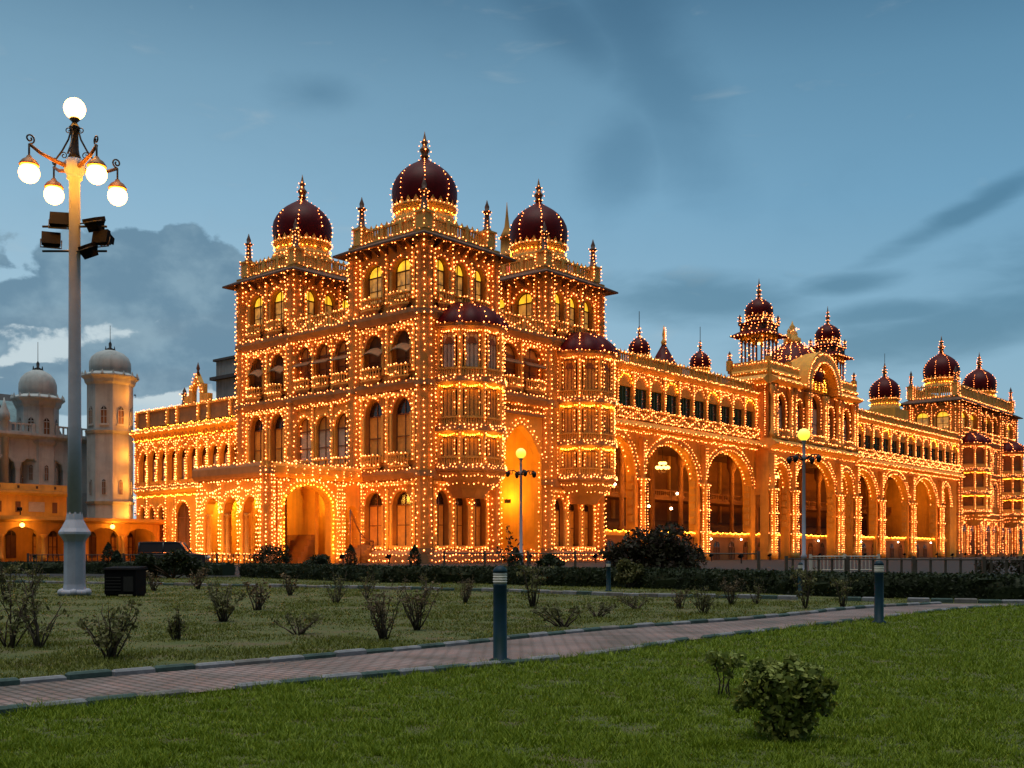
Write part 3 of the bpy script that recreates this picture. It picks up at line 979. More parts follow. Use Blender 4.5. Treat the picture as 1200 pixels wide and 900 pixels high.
# ---- galleries that fill the gaps between the towers
def gallery(F, n, label, portal=False):
    mb, subs = MB(), []
    L = F.L
    D = 7.0
    cell = (L - 0.6) / n
    F.box(mb, 0, L, -D, -D + 0.3, 0, 24, 'plaster')
    F.box(mb, 0, L, -D, 0, 15.6, 16.4, 'plaster')
    F.box(mb, 0, L, -D, 0, 23.2, 23.7, 'slab')
    spec = [(Z_C, 18.4, 21.2, 22.4, 'cusp')]
    if portal:
        a, b = 0.9, L - 0.9
        wall(mb, F, 0, L, 0, 16.2, [(a, b, 0.0, 10.6, 14.2, 'pointed')], 0.9, 'plaster', n=14)
        F.box(mb, 0, 0.3, -D, 0, 0, 16, 'plaster')
        F.box(mb, L - 0.3, L, -D, 0, 0, 16, 'plaster')
        SF(F, arch(a, b, 10.6, 14.2, 'pointed', 16, 0.3), 0.45)
        SF(F, arch(a, b, 10.6, 14.2, 'pointed', 16, 0.75), 0.55)
        for s, zb in ((1.6, 4.6), (L - 1.9, 3.4)):
            w = MB()
            F2 = Frame(F.P(0, -D + 0.33, 0)[:2], F.P(L, -D + 0.33, 0)[:2])
            for z0, z1, c in ((zb, zb + 1.5, zb + 2.2), (zb - 1.6, zb - 0.5, zb - 0.35)):
                w = window(F2, s - 0.55, s + 0.55, z0, z1, c, 'pointed', 0.05, 'glass', 'glass', 'wood')
                subs.append(('window', w))
            F2.box(mb, s - 0.8, s + 0.8, 0, 0.15, zb - 0.35, zb - 0.1, 'trim')
        for zz in (8.2, 9.4):
            F.box(mb, 0.3, L - 0.3, -D + 0.3, -D + 0.45, zz, zz + 0.25, 'trim')
        for p, wt in (((2.2, -4.2, 10.8), 1500), ((L - 2.0, -4.0, 6.5), 650)):
            fl = MB()
            q = F.P(p[0], p[1] + 0.3, p[2])
            fl.box(q[0] - 0.25, q[0] + 0.25, q[1] - 0.25, q[1] + 0.25, q[2] - 0.2, q[2] + 0.2, 'iron')
            glow(palace, F.P(p[0], p[1] - 0.7, p[2] + 0.3), wt, (1.0, 0.46, 0.045))
            subs.append(('floodlight', fl))
    else:
        spec.append((Z_B, 10.0, 13.6, 15.0, 'round'))
        spec.append((Z_A, 1.7, 5.6, 6.9, 'round'))
    for (z0, z1), zb, zs, zc, kind in spec:
        gap = cell * 0.13
        ops = [(0.3 + i * cell + gap, 0.3 + (i + 1) * cell - gap, zb, zs, zc, kind) for i in range(n)]
        wall(mb, F, 0, L, z0, z1 + 0.2, ops, 0.5, 'stone' if z0 > 10 else 'plaster')
        for a, b, *_ in ops:
            SF(F, arch(a, b, zs, zc, kind, 12, 0.2), 0.42)
            if z0 > 8:
                balconette(mb, F, a - 0.1, b + 0.1, zb - 0.6, zb + 0.5, 0.6, True, 0.36)
            if z0 > 12:
                w = window(F, a, b, zb, zs, zc, kind, -0.45, 'panel', 'interior_wall')
                P = F.P
                mb.face([P(a - 0.2, 0.7, 20.3), P(b + 0.2, 0.7, 20.3), P(b + 0.2, 0, 20.8), P(a - 0.2, 0, 20.8)], 'slab')
                mb.face([P(a - 0.2, 0, 20.7), P(b + 0.2, 0, 20.7), P(b + 0.2, 0.7, 20.22), P(a - 0.2, 0.7, 20.22)], 'slab')
            else:
                w = window(F, a, b, zb, zs, zc, kind, -0.4, 'panel', 'pale_shutter' if z0 > 8 else 'panel')
            subs.append(('window', w))
        for i in range(n + 1):
            s = 0.3 + i * cell
            F.box(mb, s - 0.15, s + 0.15, 0, 0.14, z0, z1 - 0.4, 'trim')
            SF(F, [(s, zb - 0.4), (s, z1 - 0.5)], 0.44, 'bulb', 0.26)
        SF(F, [(0.1, z1 - 0.35), (L - 0.1, z1 - 0.35)], 0.4, 'bulb', 0.25)
    band(mb, F, 0, L, 16.4, 17.3, 0.6)
    if not portal:
        band(mb, F, 0, L, 8.0, 8.9, 0.6)
    else:
        SF(F, [(0.1, 15.75, 0.2), (L - 0.1, 15.75, 0.2)], 0.34)
        F.box(mb, 0, L, 0, 0.25, 15.2, 15.5, 'slab')
    band(mb, F, 0, L, 23.0, 23.8, 0.9, True, 0.36)
    b_ = MB()
    balustrade(b_, F, 0, L, 0.3, 23.9, 25.3, 'trim', 0.4, 0.16, False, L / n)
    subs.append(('balustrade', b_))
    SF(F, [(0.1, 25.35, 0.45), (L - 0.1, 25.35, 0.45)], 0.38)
    for i in range(n):
        c = 0.3 + (i + 0.5) * cell
        SF(F, [(c + cell * 0.45 * (q / 4 - 1), 24.9 - 0.7 * math.sin(math.pi * q / 8), 0.55) for q in range(9)], 0.36)
    return finish('gallery', mb, subs, palace, label)

gallery(Frame((0.0, 19.5), (0.0, 9.8)), 3, 'gallery above the porch')
gallery(Frame((9.8, 0.0), (18.1, 0.0)), 2, 'gallery over the tall glowing portal', True)

# ---- porch on the left-hand front
def porch():
    mb, subs = MB(), []
    x0, x1, y0, y1 = -11.4, 0.0, 8.6, 19.6
    FR, FL, FB = Frame((x0, y0), (x1, y0)), Frame((x0, y1), (x0, y0)), Frame((x1, y1), (x0, y1))
    opsR = [(2.0, 7.4, 0.0, 5.4, 7.2, 'round'), (9.2, 10.9, 0.0, 4.4, 5.6, 'round')]
    wall(mb, FR, 0, FR.L, 0, 8.0, opsR, 0.9, 'plaster', n=14)
    opsL = [(1.2 + i * 3.05, 3.7 + i * 3.05, 0.0, 4.7, 6.3, 'cusp') for i in range(3)]
    wall(mb, FL, 0, FL.L - 0.9, 0, 8.0, opsL, 0.9, 'plaster', n=14)
    FB.box(mb, 0, FB.L - 0.9, -0.9, 0, 0, 8.0, 'plaster')
    mb.box(x0, x1, y0, y1, 7.75, 8.2, 'plaster')
    mb.box(x1 - 0.8, x1 - 0.3, y0 + 0.9, y1 - 0.9, 0, 7.7, 'plaster')
    mb.box(-4.6, -4.2, y0 + 1.6, y1 - 1.0, 0, 7.7, 'plaster')       # plain wall inside, with steps at its foot
    for q in range(3):
        mb.lathe(-7.6 + q * 0.75, y0 + 3.6 + q * 0.5, [(0.5, 0), (0.5, 0.8), (0.4, 1.0), (0.38, 6.2), (0.55, 6.8), (0.55, 7.7)], 'wood', 10)
    for q in range(5):
        mb.box(-4.6 - 0.4 * (5 - q), -4.6, y0 + 1.7, y0 + 5.5, 0, 0.55 * (q + 1), 'interior_wall')
    for F in (FR, FL):
        F.profile(mb, -0.3, F.L + 0.0, [(0, 7.9), (0.3, 8.0), (0.45, 8.3), (0.45, 8.9), (0.3, 9.25), (-0.6, 9.25), (-0.6, 8.0)], 'slab' if F is FL else 'plaster')
        for zz in (7.75, 9.35):
            SF(F, [(0, zz, 0.5), (F.L, zz, 0.5)], 0.36)
    for s in (0.5, 1.2, 8.1, 8.7, 11.1):
        FR.box(mb, s - 0.14, s + 0.14, 0, 0.2, 0, 7.6, 'trim')
        for ds in (-0.12, 0.16):
            SF(FR, [(s + ds, 0.4), (s + ds, 7.6)], 0.40, 'bulb', 0.32)
    for q in range(1, 5):
        SF(FR, [(1.4, 7.6 + q * 0.33), (10.9, 7.6 + q * 0.33)], 0.75, 'bulb', 0.55)
    for s in (0.4, 1.0, 3.95, 7.0, 9.9, 10.5):
        for ds in (-0.15, 0.15):
            SF(FL, [(s + ds, 0.4), (s + ds, 7.6)], 0.42, 'bulb', 0.25)
    for a, b, zb, zs, zc, k in opsR[:1]:
        for g in (0.2, 0.62):
            SF(FR, [(a - g, 0.4)] + arch(a, b, zs, zc, k, 14, g) + [(b + g, 0.4)], 0.32, 'bulb_gold' if g < 0.4 else 'bulb')
    for a, b, zb, zs, zc, k in opsL:
        for g in (0.2, 0.55):
            SF(FL, arch(a, b, zs, zc, k, 14, g), 0.34)
        SF(FL, [(a, 7.1, 0.2), ((a + b) / 2, 6.75, 0.2), (b, 7.1, 0.2)], 0.34)
        c = (a + b) / 2
        for s in (a, b):
            mb.lathe(*FL.P(s, -0.45, 0)[:2], [(0.34, 0.0), (0.34, 0.7), (0.24, 0.8), (0.22, 4.3), (0.4, 4.7)], 'trim', 8)
    for F in (FR, FL):
        for s0, s1 in (((0, 1.9), (7.5, 9.1)) if F is FR else ((0, F.L - 0.5),)):
            for zz in (0.5, 1.0):
                SF(F, [(s0, zz, 0.5), (s1, zz, 0.5)], 0.34)
    corner_shaft(mb, x0 + 0.1, y0 + 0.1, (180, 225, 270, 295), 0, 9.3, 0.6, 0.4)
    # clustered columns standing inside the carriage way
    for x in (-9.4, -7.4):
        c = MB()
        c.lathe(x, y0 + 5.0, [(0.4, 0), (0.4, 0.8), (0.26, 1.0), (0.24, 4.6), (0.45, 5.2), (0.45, 7.7)], 'trim', 8)
        subs.append(('column', c))
    st = MB()                                   # steps with curled side walls to the right of the porch
    for q in range(7):
        st.box(-3.2 + q * 0.42, 0.0, y0 - 1.9, y0 - 0.05, 0, 0.25 * (q + 1), 'slab')
    subs.append(('steps', st))
    w = MB()                                    # curled dark handrail of the steps
    w.tube([(-3.3 + 2.9 * t, y0 - 2.0, 2.1 + 3.0 * (1 - t) ** 2.2) for t in [i / 10 for i in range(11)]], 0.09, 'wood', 6)
    for t in (0.0, 0.45, 1.0):
        w.tube([(-3.3 + 2.9 * t, y0 - 2.0, 0), (-3.3 + 2.9 * t, y0 - 2.0, 2.1 + 3.0 * (1 - t) ** 2.2)], 0.07, 'wood', 6)
    subs.append(('handrail', w))
    for p, wt in (((-8.2, y0 + 3.4, 7.0), 900), ((-8.8, y0 + 8.2, 6.8), 1200), ((-2.4, y0 + 4.0, 6.6), 420)):
        fl = MB()
        fl.sphere((p[0], p[1], p[2] + 0.5), 0.22, 'lamp_gold', 10, 6)
        fl.box(p[0] - 0.06, p[0] + 0.06, p[1] - 0.06, p[1] + 0.06, p[2] + 0.7, 7.8, 'iron')
        subs.append(('lantern', fl))
        glow(palace, (p[0], p[1], p[2] - 0.2), wt, (1.0, 0.47, 0.055))
    return finish('porch', mb, subs, palace, 'square arched porch for carriages')

porch()

# ---- the lower wing on the left
def left_wing():
    mb, subs = MB(), []
    F = Frame((0.4, 51.4), (0.4, 28.5))
    L = F.L
    mb.box(1.2, 11, 28.6, 51.4, 0, 16.4, 'interior_wall')
    F.box(mb, 0, L, -1.2, 0, 0, 0.5, 'plaster')
    ops = [(1.0 + i * 2.15, 2.55 + i * 2.15, 9.7, 12.3, 13.4, 'round') for i in range(10)]
    wall(mb, F, 0, L, 9.0, 15.0, ops, 0.6, 'plaster')
    for i, (a, b, zb, zs, zc, k) in enumerate(ops):
        subs.append(('window', window(F, a, b, zb, zs, zc, k, -0.45, 'glass', 'panel' if i % 3 == 0 else 'pale_shutter')))
        SF(F, arch(a, b, zs, zc, k, 12, 0.18), 0.3)
        for s in (a - 0.16, b + 0.16):
            F.box(mb, s - 0.11, s + 0.11, 0, 0.18, 9.4, 12.4, 'trim')
            SF(F, [(s, 9.6), (s, 12.3)], 0.32, 'bulb', 0.3)
        F.prism(mb, [(a - 0.3, 13.5), ((a + b) / 2, 14.4), (b + 0.3, 13.5), (b + 0.1, 13.35), ((a + b) / 2, 14.1), (a - 0.1, 13.35)], 0, 0.2, 'trim')
        SF(F, [(a - 0.3, 13.6), ((a + b) / 2, 14.45), (b + 0.3, 13.6)], 0.3, 'bulb', 0.34)
    low = [(1.0, 2.1, 2.4, 5.8, 6.6, 'round'), (3.1, 4.2, 2.4, 5.8, 6.6, 'round'), (5.2, 6.3, 2.4, 5.8, 6.6, 'round'), (8.6, 12.0, 0.0, 5.2, 7.0, 'round'), (14.2, 16.0, 2.0, 5.4, 6.6, 'round'), (17.6, 19.4, 2.0, 5.4, 6.6, 'round')]
    wall(mb, F, 0, L, 0.5, 8.2, low, 0.6, 'plaster')
    for a, b, zb, zs, zc, k in low:
        subs.append(('door' if zb == 0 else 'window', window(F, a, b, zb + 0.5, zs, zc, k, -0.5, 'interior', 'interior' if zb == 0 else 'panel')))
        SF(F, [(a - 0.2, 0.8)] + arch(a, b, zs, zc, k, 12, 0.2) + [(b + 0.2, 0.8)], 0.32)
    F.profile(mb, 0, L, [(-1.0, 8.2), (0.1, 8.2), (0.4, 8.5), (0.4, 8.9), (-1.0, 9.02)], 'trim')
    for zz in (7.9, 8.75, 9.15):
        SF(F, [(0, zz, 0.42), (L, zz, 0.42)], 0.3, 'bulb_gold' if zz < 8 else 'bulb')
    F.profile(mb, 0, L, [(-1.0, 14.9), (0.15, 15.0), (0.9, 15.6), (0.9, 15.85), (-1.0, 16.5)], 'plaster')
    n = int(L / 0.8)
    for q in range(n):
        s = 0.4 + q * L / n
        F.box(mb, s - 0.12, s + 0.12, 0, 0.5, 14.6, 15.2, 'trim')
    for zz, m_, oo, sp in ((15.75, 'bulb', 1.0, 0.28), (16.2, 'bulb_gold', 0.7, 0.36), (14.8, 'bulb_gold', 0.55, 0.36), (14.45, 'bulb', 0.3, 0.5), (18.55, 'bulb', 0.25, 0.36)):
        SF(F, [(0, zz, oo), (L, zz, oo)], sp, m_)
    F.box(mb, 0, L, -0.8, 0.0, 16.4, 18.2, 'slab')
    F.box(mb, 0, L, -0.9, 0.15, 18.2, 18.45, 'trim')
    for s in (0.3, 2.95, 7.25, 9.4, 13.8, 15.9, 20.2, L - 0.3):
        F.box(mb, s - 0.2, s + 0.2, 0, 0.25, 9.0, 14.6, 'trim')
        SF(F, [(s, 9.2), (s, 14.4)], 0.30, 'bulb', 0.36)
        F.box(mb, s - 0.25, s + 0.25, 0, 0.2, 16.4, 18.3, 'trim')
        SF(F, [(s, 16.5), (s, 18.4)], 0.4, 'bulb', 0.32)
        SF(F, [(s, 0.8), (s, 7.8)], 0.36, 'bulb', 0.36)
    # small open gable over the parapet
    g = MB()
    c = 13.3
    pts = arch(c - 0.75, c + 0.75, 19.6, 20.7, 'round', 10)
    for (sa, za), (sb, zb2) in zip(pts, pts[1:]):
        e = lambda s: 21.9 - abs(s - c) * 1.5
        g.hexa([F.P(sa, 0.1, za), F.P(sb, 0.1, zb2), F.P(sb, -0.5, zb2), F.P(sa, -0.5, za), F.P(sa, 0.1, e(sa)), F.P(sb, 0.1, e(sb)), F.P(sb, -0.5, e(sb)), F.P(sa, -0.5, e(sa))], 'trim')
    for s in (-1, 1):
        F.box(g, c + s * 1.1 - 0.36, c + s * 1.1 + 0.36, -0.5, 0.1, 18.4, 20.6, 'trim')
        F.box(g, c + s * 2.0 - 0.5, c + s * 2.0 + 0.5, -0.5, 0.1, 18.4, 19.4, 'trim')
    g.lathe(*F.P(c, -0.2, 0)[:2], [(0.25, 21.7), (0.12, 22.2), (0.22, 22.5), (0.03, 23.2)], 'spire', 8)
    subs.append(('gable', g))
    SF(F, [(c - 1.6, 19.4), (c, 22.0), (c + 1.6, 19.4)], 0.4, 'bulb', 0.2)
    SF(F, arch(c - 0.75, c + 0.75, 19.4, 20.7, 'round', 10, 0.1), 0.34, 'bulb', 0.2)
    pinnacle(subs, *F.P(c - 3.0, -0.3, 0)[:2], 18.4, 2.2, 0.4)
    return finish('wing', mb, subs, palace, 'lower wing left of the towers')

left_wing()
bk = MB()                                       # unlit plain block rising behind the wing
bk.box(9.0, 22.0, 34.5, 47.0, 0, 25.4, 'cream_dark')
bk.box(8.4, 22.6, 33.9, 47.6, 23.0, 23.4, 'dark_roof')
bk.box(8.7, 22.3, 34.2, 47.3, 25.4, 25.7, 'dark_roof')
finish('rear_block', bk, [], palace, 'plain unlit grey block behind the wing')

# ---- the long arcade with its central pavilion
AX0, AX1 = 27.6, 146.8
PX0, PX1 = 64.1, 93.0
CTR = 78.55

def ellipse_arch(a, b):
    return (a, b, 0.0, 9.6, 14.4, 'round')

def arcade():
    mb, subs = MB(), []
    F = Frame((AX0, 0.0), (AX1, 0.0))
    X = lambda x: x - AX0
    cols = [21.5, 35.65, 49.75, 63.85]
    cols = cols + [2 * CTR - c for c in cols[::-1]]
    half = 0.95
    ops = []
    for a, b in ((21.5, 35.65), (35.65, 49.75), (49.75, 63.85), (93.25, 107.35), (107.35, 121.45), (121.45, 135.6), (136.6, 143.2)):
        a2, b2 = a + half, b - half
        if a2 < AX0 + 0.3:
            a2 = AX0 + 0.2
        z = ellipse_arch(X(a2), X(b2))
        if a > 136:
            z = (X(a2), X(b2), 0.0, 9.6, 13.6, 'round')
        ops.append(z)
    left = [o for o in ops if o[0] < X(64)]
    right = [o for o in ops if o[0] > X(64)]
    wall(mb, F, 0, X(PX0), 0, 15.3, left, 1.3, 'plaster', n=18)
    wall(mb, F, X(PX1), F.L, 0, 15.3, right, 1.3, 'plaster', n=18)
    FP = Frame((PX0, -2.0), (PX1, -2.0))
    Y = lambda x: x - PX0
    pops = [(Y(64.9), Y(70.2), 0.0, 10.0, 13.4, 'round'), (Y(71.7), Y(85.4), 0.0, 9.6, 14.6, 'round'), (Y(86.9), Y(92.2), 0.0, 10.0, 13.4, 'round')]
    wall(mb, FP, 0, FP.L, 0, 15.3, pops, 1.3, 'plaster', n=18)
    mb.box(PX0, PX0 + 1.0, -2.0 + 1.3, 1.2, 9.0, 15.3, 'plaster')
    mb.box(PX1 - 1.0, PX1, -2.0 + 1.3, 1.2, 9.0, 15.3, 'plaster')
    for FF, oo in ((F, left + right), (FP, pops)):
        for a, b, zb, zs, zc, k in oo:
            for g, m_ in ((0.18, 'bulb'), (0.85, 'bulb')):
                SF(FF, arch(a, b, zs, zc, k, 20, g), 0.40, m_)
            SF(FF, arch(a, b, zs, zc, k, 20, -0.1), 0.5, 'bulb', -0.9)
            # moulded rib round the arch
            p0, p1 = arch(a, b, zs, zc, k, 18, 0.35), arch(a, b, zs, zc, k, 18, 0.7)
            for (q0, q1), (r0, r1) in zip(zip(p0, p0[1:]), zip(p1, p1[1:])):
                P = FF.P
                mb.face([P(q0[0], 0.12, q0[1]), P(q1[0], 0.12, q1[1]), P(r1[0], 0.12, r1[1]), P(r0[0], 0.12, r0[1])], 'trim')
            # bosses down the inner face of the arch leg, on the far jamb
            for q in range(6):
                z = 9.4 - q * 0.95
                FF.box(mb, b - 0.18, b + 0.02, -1.0, -0.35, z, z + 0.7, 'trim')
    # the paired columns that carry the arches
    def column(FF, s, zt=9.8, w=0.42):
        c = MB()
        x, y, _ = FF.P(s, 0.42, 0)
        c.lathe(x, y, [(0.75, 0), (0.75, 1.0), (0.55, 1.2), (0.55, 3.4), (0.62, 3.5), (0.42, 3.8), (w, 4.0), (w * 0.92, 8.6), (w * 1.1, 8.7), (w * 0.9, 8.9), (w * 1.7, 9.6), (w * 1.8, zt)], 'trim', 8)
        FF.box(c, s - 0.2, s + 0.2, 0.0, 0.7, zt, 14.6, 'trim')
        subs.append(('column', c))
        for a in (200, 245, 290):
            a = math.radians(a)
            S([(x + 0.66 * math.cos(a), y + 0.66 * math.sin(a), 0.5 + 0.1), (x + 0.62 * math.cos(a), y + 0.62 * math.sin(a), 9.4)], 0.36)
        for q in range(3):
            ring = [(x + 0.85 * math.cos(math.radians(160 + 20 * i)), y + 0.85 * math.sin(math.radians(160 + 20 * i)), (9.6, 6.4, 3.6)[q]) for i in range(9)]
            S(ring, 0.36)
        SF(FF, [(s - 0.15, 10.2), (s - 0.15, 14.4)], 0.4, 'bulb', 0.85)
        SF(FF, [(s + 0.22, 10.2), (s + 0.22, 14.4)], 0.4, 'bulb', 0.85)
    for c in (35.65, 49.75, 107.35, 121.45, 135.9):
        column(F, X(c))
    for c in (64.5, 70.95, 86.15, 92.6):
        column(FP, Y(c))
    # hood, balcony band and upper floor
    def upper(FF, s0, s1, nw):
        P = FF.P
        FF.profile(mb, s0, s1, [(-1.3, 15.3), (0.1, 15.3), (0.25, 15.5), (0.25, 15.7), (-1.3, 15.7)], 'trim')
        FF.profile(mb, s0, s1, [(-1.0, 15.7), (1.5, 15.55), (1.55, 15.7), (0.25, 16.6), (-1.0, 16.6)], 'plaster')
        SF(FF, [(s0, 15.25, 0.4), (s1, 15.25, 0.4)], 0.34)
        SF(FF, [(s0, 15.75, 1.62), (s1, 15.75, 1.62)], 0.48)
        balustrade(mb, FF, s0, s1, 0.45, 16.6, 17.9, 'plaster', 0.5, 0.2, False, 3.4)
        FF.box(mb, s0, s1, -3.0, 0.3, 16.4, 16.65, 'plaster')
        for zz, sp in ((16.75, 0.36), (17.35, 0.62), (17.95, 0.36)):
            SF(FF, [(s0, zz, 0.72), (s1, zz, 0.72)], sp)
        w = (s1 - s0) / nw
        for i in range(nw):
            c = s0 + (i + 0.5) * w
            SF(FF, [(c - w / 2, 17.8, 0.7), (c - w / 4, 17.1, 0.7), (c, 16.9, 0.7), (c + w / 4, 17.1, 0.7), (c + w / 2, 17.8, 0.7)], 0.36)
        FF.box(mb, s0, s1, -1.2, 0, 20.4, 22.3, 'plaster')
        FF.box(mb, s0, s1, -3.2, -3.0, 16.4, 22.3, 'interior')
        for i in range(nw + 1):
            s = min(max(s0 + i * w, s0 + 0.3), s1 - 0.3)
            FF.box(mb, s - 0.22, s + 0.22, -1.2, 0, 16.6, 20.4, 'plaster')
            FF.box(mb, s - 0.16, s + 0.16, 0, 0.2, 17.9, 22.2, 'trim')
            SF(FF, [(s, 18.0), (s, 22.2)], 0.34, 'bulb', 0.32)
        for i in range(nw):
            a, b = s0 + i * w + 0.22, s0 + (i + 1) * w - 0.22
            m = MB()
            m.face([P(a, -0.3, 17.6), P(b, -0.3, 17.6), P(b, -0.3, 20.4), P(a, -0.3, 20.4)], 'shutter')
            q = 0.4
            for t in (0.0, q, 0.6, 1.0):        # folded green leaves, some standing open
                s = a + (b - a) * t
                FF.box(m, s - 0.05, s + 0.05, -0.32, -0.22 if t in (0.0, 1.0) else -0.08, 17.6, 20.3, 'shutter')
            FF.box(m, a, b, -0.3, -0.23, 19.0, 19.12, 'shutter')
            FF.box(m, a + (b - a) * 0.62, b - 0.08, -0.32, -0.27, 17.7, 20.2, 'glass')
            subs.append(('window', m))
            SF(FF, [(x, z) for x, z in arch(a + 0.05, b - 0.05, 20.7, 21.9, 'cusp', 8)], 0.36, 'bulb_gold' if i % 3 == 1 else 'bulb', 0.18)
        FF.profile(mb, s0, s1, [(-1.2, 22.3), (0.1, 22.3), (0.7, 22.75), (0.7, 22.95), (-1.2, 22.95)], 'trim')
        for zz, o, sp in ((22.2, 0.3, 0.36), (23.0, 0.82, 0.32), (24.35, 0.3, 0.5)):
            SF(FF, [(s0, zz, o), (s1, zz, o)], sp)
        b_ = MB()
        balustrade(b_, FF, s0, s1, 0.1, 22.95, 24.2, 'plaster', 0.46, 0.2, True, 3.4)
        subs.append(('balustrade', b_))
    upper(F, 0, X(PX0) - 0.05, 11)
    upper(F, X(PX1) + 0.05, X(146.4), 14)
    # roof, floor and the dim hall behind the arches
    mb.box(AX0, AX1, 1.2, 15.0, 15.1, 15.4, 'interior')
    mb.box(PX0 + 1, PX1 - 1, -0.8, 1.2, 15.1, 15.4, 'interior')
    mb.box(AX0, AX1, 3.2, 15.0, 22.3, 22.6, 'slab')
    mb.box(AX0, AX1, 0.6, 14.0, 0, 3.4, 'interior_wall')
    mb.box(AX0, AX1, 0.45, 0.6, 3.0, 3.55, 'plaster')
    mb.box(AX0, AX1, 14.0, 14.4, 0, 22.3, 'interior_wall')
    S([(AX0 + 0.3, 0.35, 3.62), (PX0, 0.35, 3.62)], 0.24, 'bulb_gold')
    S([(PX0, 0.35, 3.62), (135.0, 0.35, 3.62)], 0.24, 'bulb_gold')
    for k in range(26):                         # low doors in the plinth
        x = 30.5 + k * 4.0
        if x > 134:
            break
        d = MB()
        Fp = Frame((AX0, 0.58), (AX1, 0.58))
        d = window(Fp, X(x) - 0.75, X(x) + 0.75, 0.1, 1.7, 2.5, 'round', 0.03, 'glass', 'interior')
        subs.append(('door', d))
        if k % 2:
            l_ = MB()
            l_.sphere((x + 2.0, 0.2, 2.75), 0.13, 'lamp_white', 8, 6)
            l_.box(x + 1.96, x + 2.04, 0.2, 0.58, 2.72, 2.78, 'iron')
            subs.append(('wall_lamp', l_))
    hall = [35.65, 42.7, 49.75, 56.8, 63.85, 70.95, 78.55, 86.15, 93.25, 100.3, 107.35, 114.4, 121.45, 128.5]
    for x in hall:
        c = MB()
        c.lathe(x, 7.5, [(0.55, 3.4), (0.55, 4.2), (0.34, 4.4), (0.32, 8.2), (0.55, 8.6), (0.36, 8.8), (0.34, 12.6), (0.7, 13.4), (0.7, 15.1)], 'interior_wall', 10)
        subs.append(('column', c))
        mb.box(x - 0.3, x + 0.3, 13.7, 14.0, 3.4, 15.1, 'panel')
    mb.box(AX0, 135.5, 9.0, 14.0, 8.2, 8.6, 'interior_wall')
    Fg = Frame((AX0, 9.0), (135.5, 9.0))
    balustrade(mb, Fg, 0, Fg.L, 0, 8.6, 9.6, 'interior_wall', 0.5, 0.12, False, 7.0)
    for q in range(5):                          # stepped seating at the back
        mb.box(AX0, 135.5, 9.5 + q * 0.9, 14.0, 3.4, 3.8 + q * 0.45, 'interior')
    mb.box(135.5, 136.4, 1.3, 14.0, 0, 15.1, 'plaster')
    return mb, subs

amb, asubs = arcade()
arc_obj = finish('arcade', amb, asubs, palace, 'long arcade of tall elliptical arches')

def chandelier(x, y, z, r, m, parent):
    c = MB()
    c.tube([(x, y, 15.1), (x, y, z)], 0.04, 'iron', 5)
    for k in range(8):
        a = 2 * math.pi * k / 8
        c.tube([(x, y, z - 0.3), (x + r * 0.6 * math.cos(a), y + r * 0.6 * math.sin(a), z - 0.5), (x + r * math.cos(a), y + r * math.sin(a), z)], 0.035, 'copper', 4)
        c.sphere((x + r * math.cos(a), y + r * math.sin(a), z + 0.2), 0.22, m, 8, 5)
        c.sphere((x + r * 0.5 * math.cos(a), y + r * 0.5 * math.sin(a), z + 0.75), 0.18, m, 8, 5)
    c.build('chandelier', parent)

chandelier(45.6, 3.2, 11.6, 0.75, 'lamp_gold', arc_obj)
chandelier(55.3, 3.2, 11.6, 0.7, 'lamp_red', arc_obj)
chandelier(75.2, 1.6, 11.9, 0.95, 'lamp_gold', arc_obj)
for x in (31.5, 42.7, 56.8, 71.0, 84.0, 100.0, 114.0, 129.0):
    glow(arc_obj, (x, 4.2, 12.2), 700, (1.0, 0.38, 0.045), 0.5)
for x, y, z in ((32.2, 7.0, 8.0), (34.0, 7.2, 7.8), (40.0, 4.0, 12.8), (40.5, 7.0, 9.6), (45.0, 7.0, 9.2), (40.8, 3.5, 6.9), (42.9, 3.5, 6.8), (46.5, 2.5, 6.6), (54.8, 6.8, 9.0), (58.6, 6.8, 8.9), (70.5, 4.5, 9.6), (104.0, 5.0, 4.6)):
    b = MB()
    b.sphere((x, y, z), 0.17, 'lamp_white', 8, 6)
    b.tube([(x, y, z + 0.15), (x, y, 15.1)], 0.025, 'iron', 4)
    b.build('hanging_lamp', arc_obj)
    glow(arc_obj, (x, y, z - 0.3), 90, (1.0, 0.40, 0.06), 0.2)

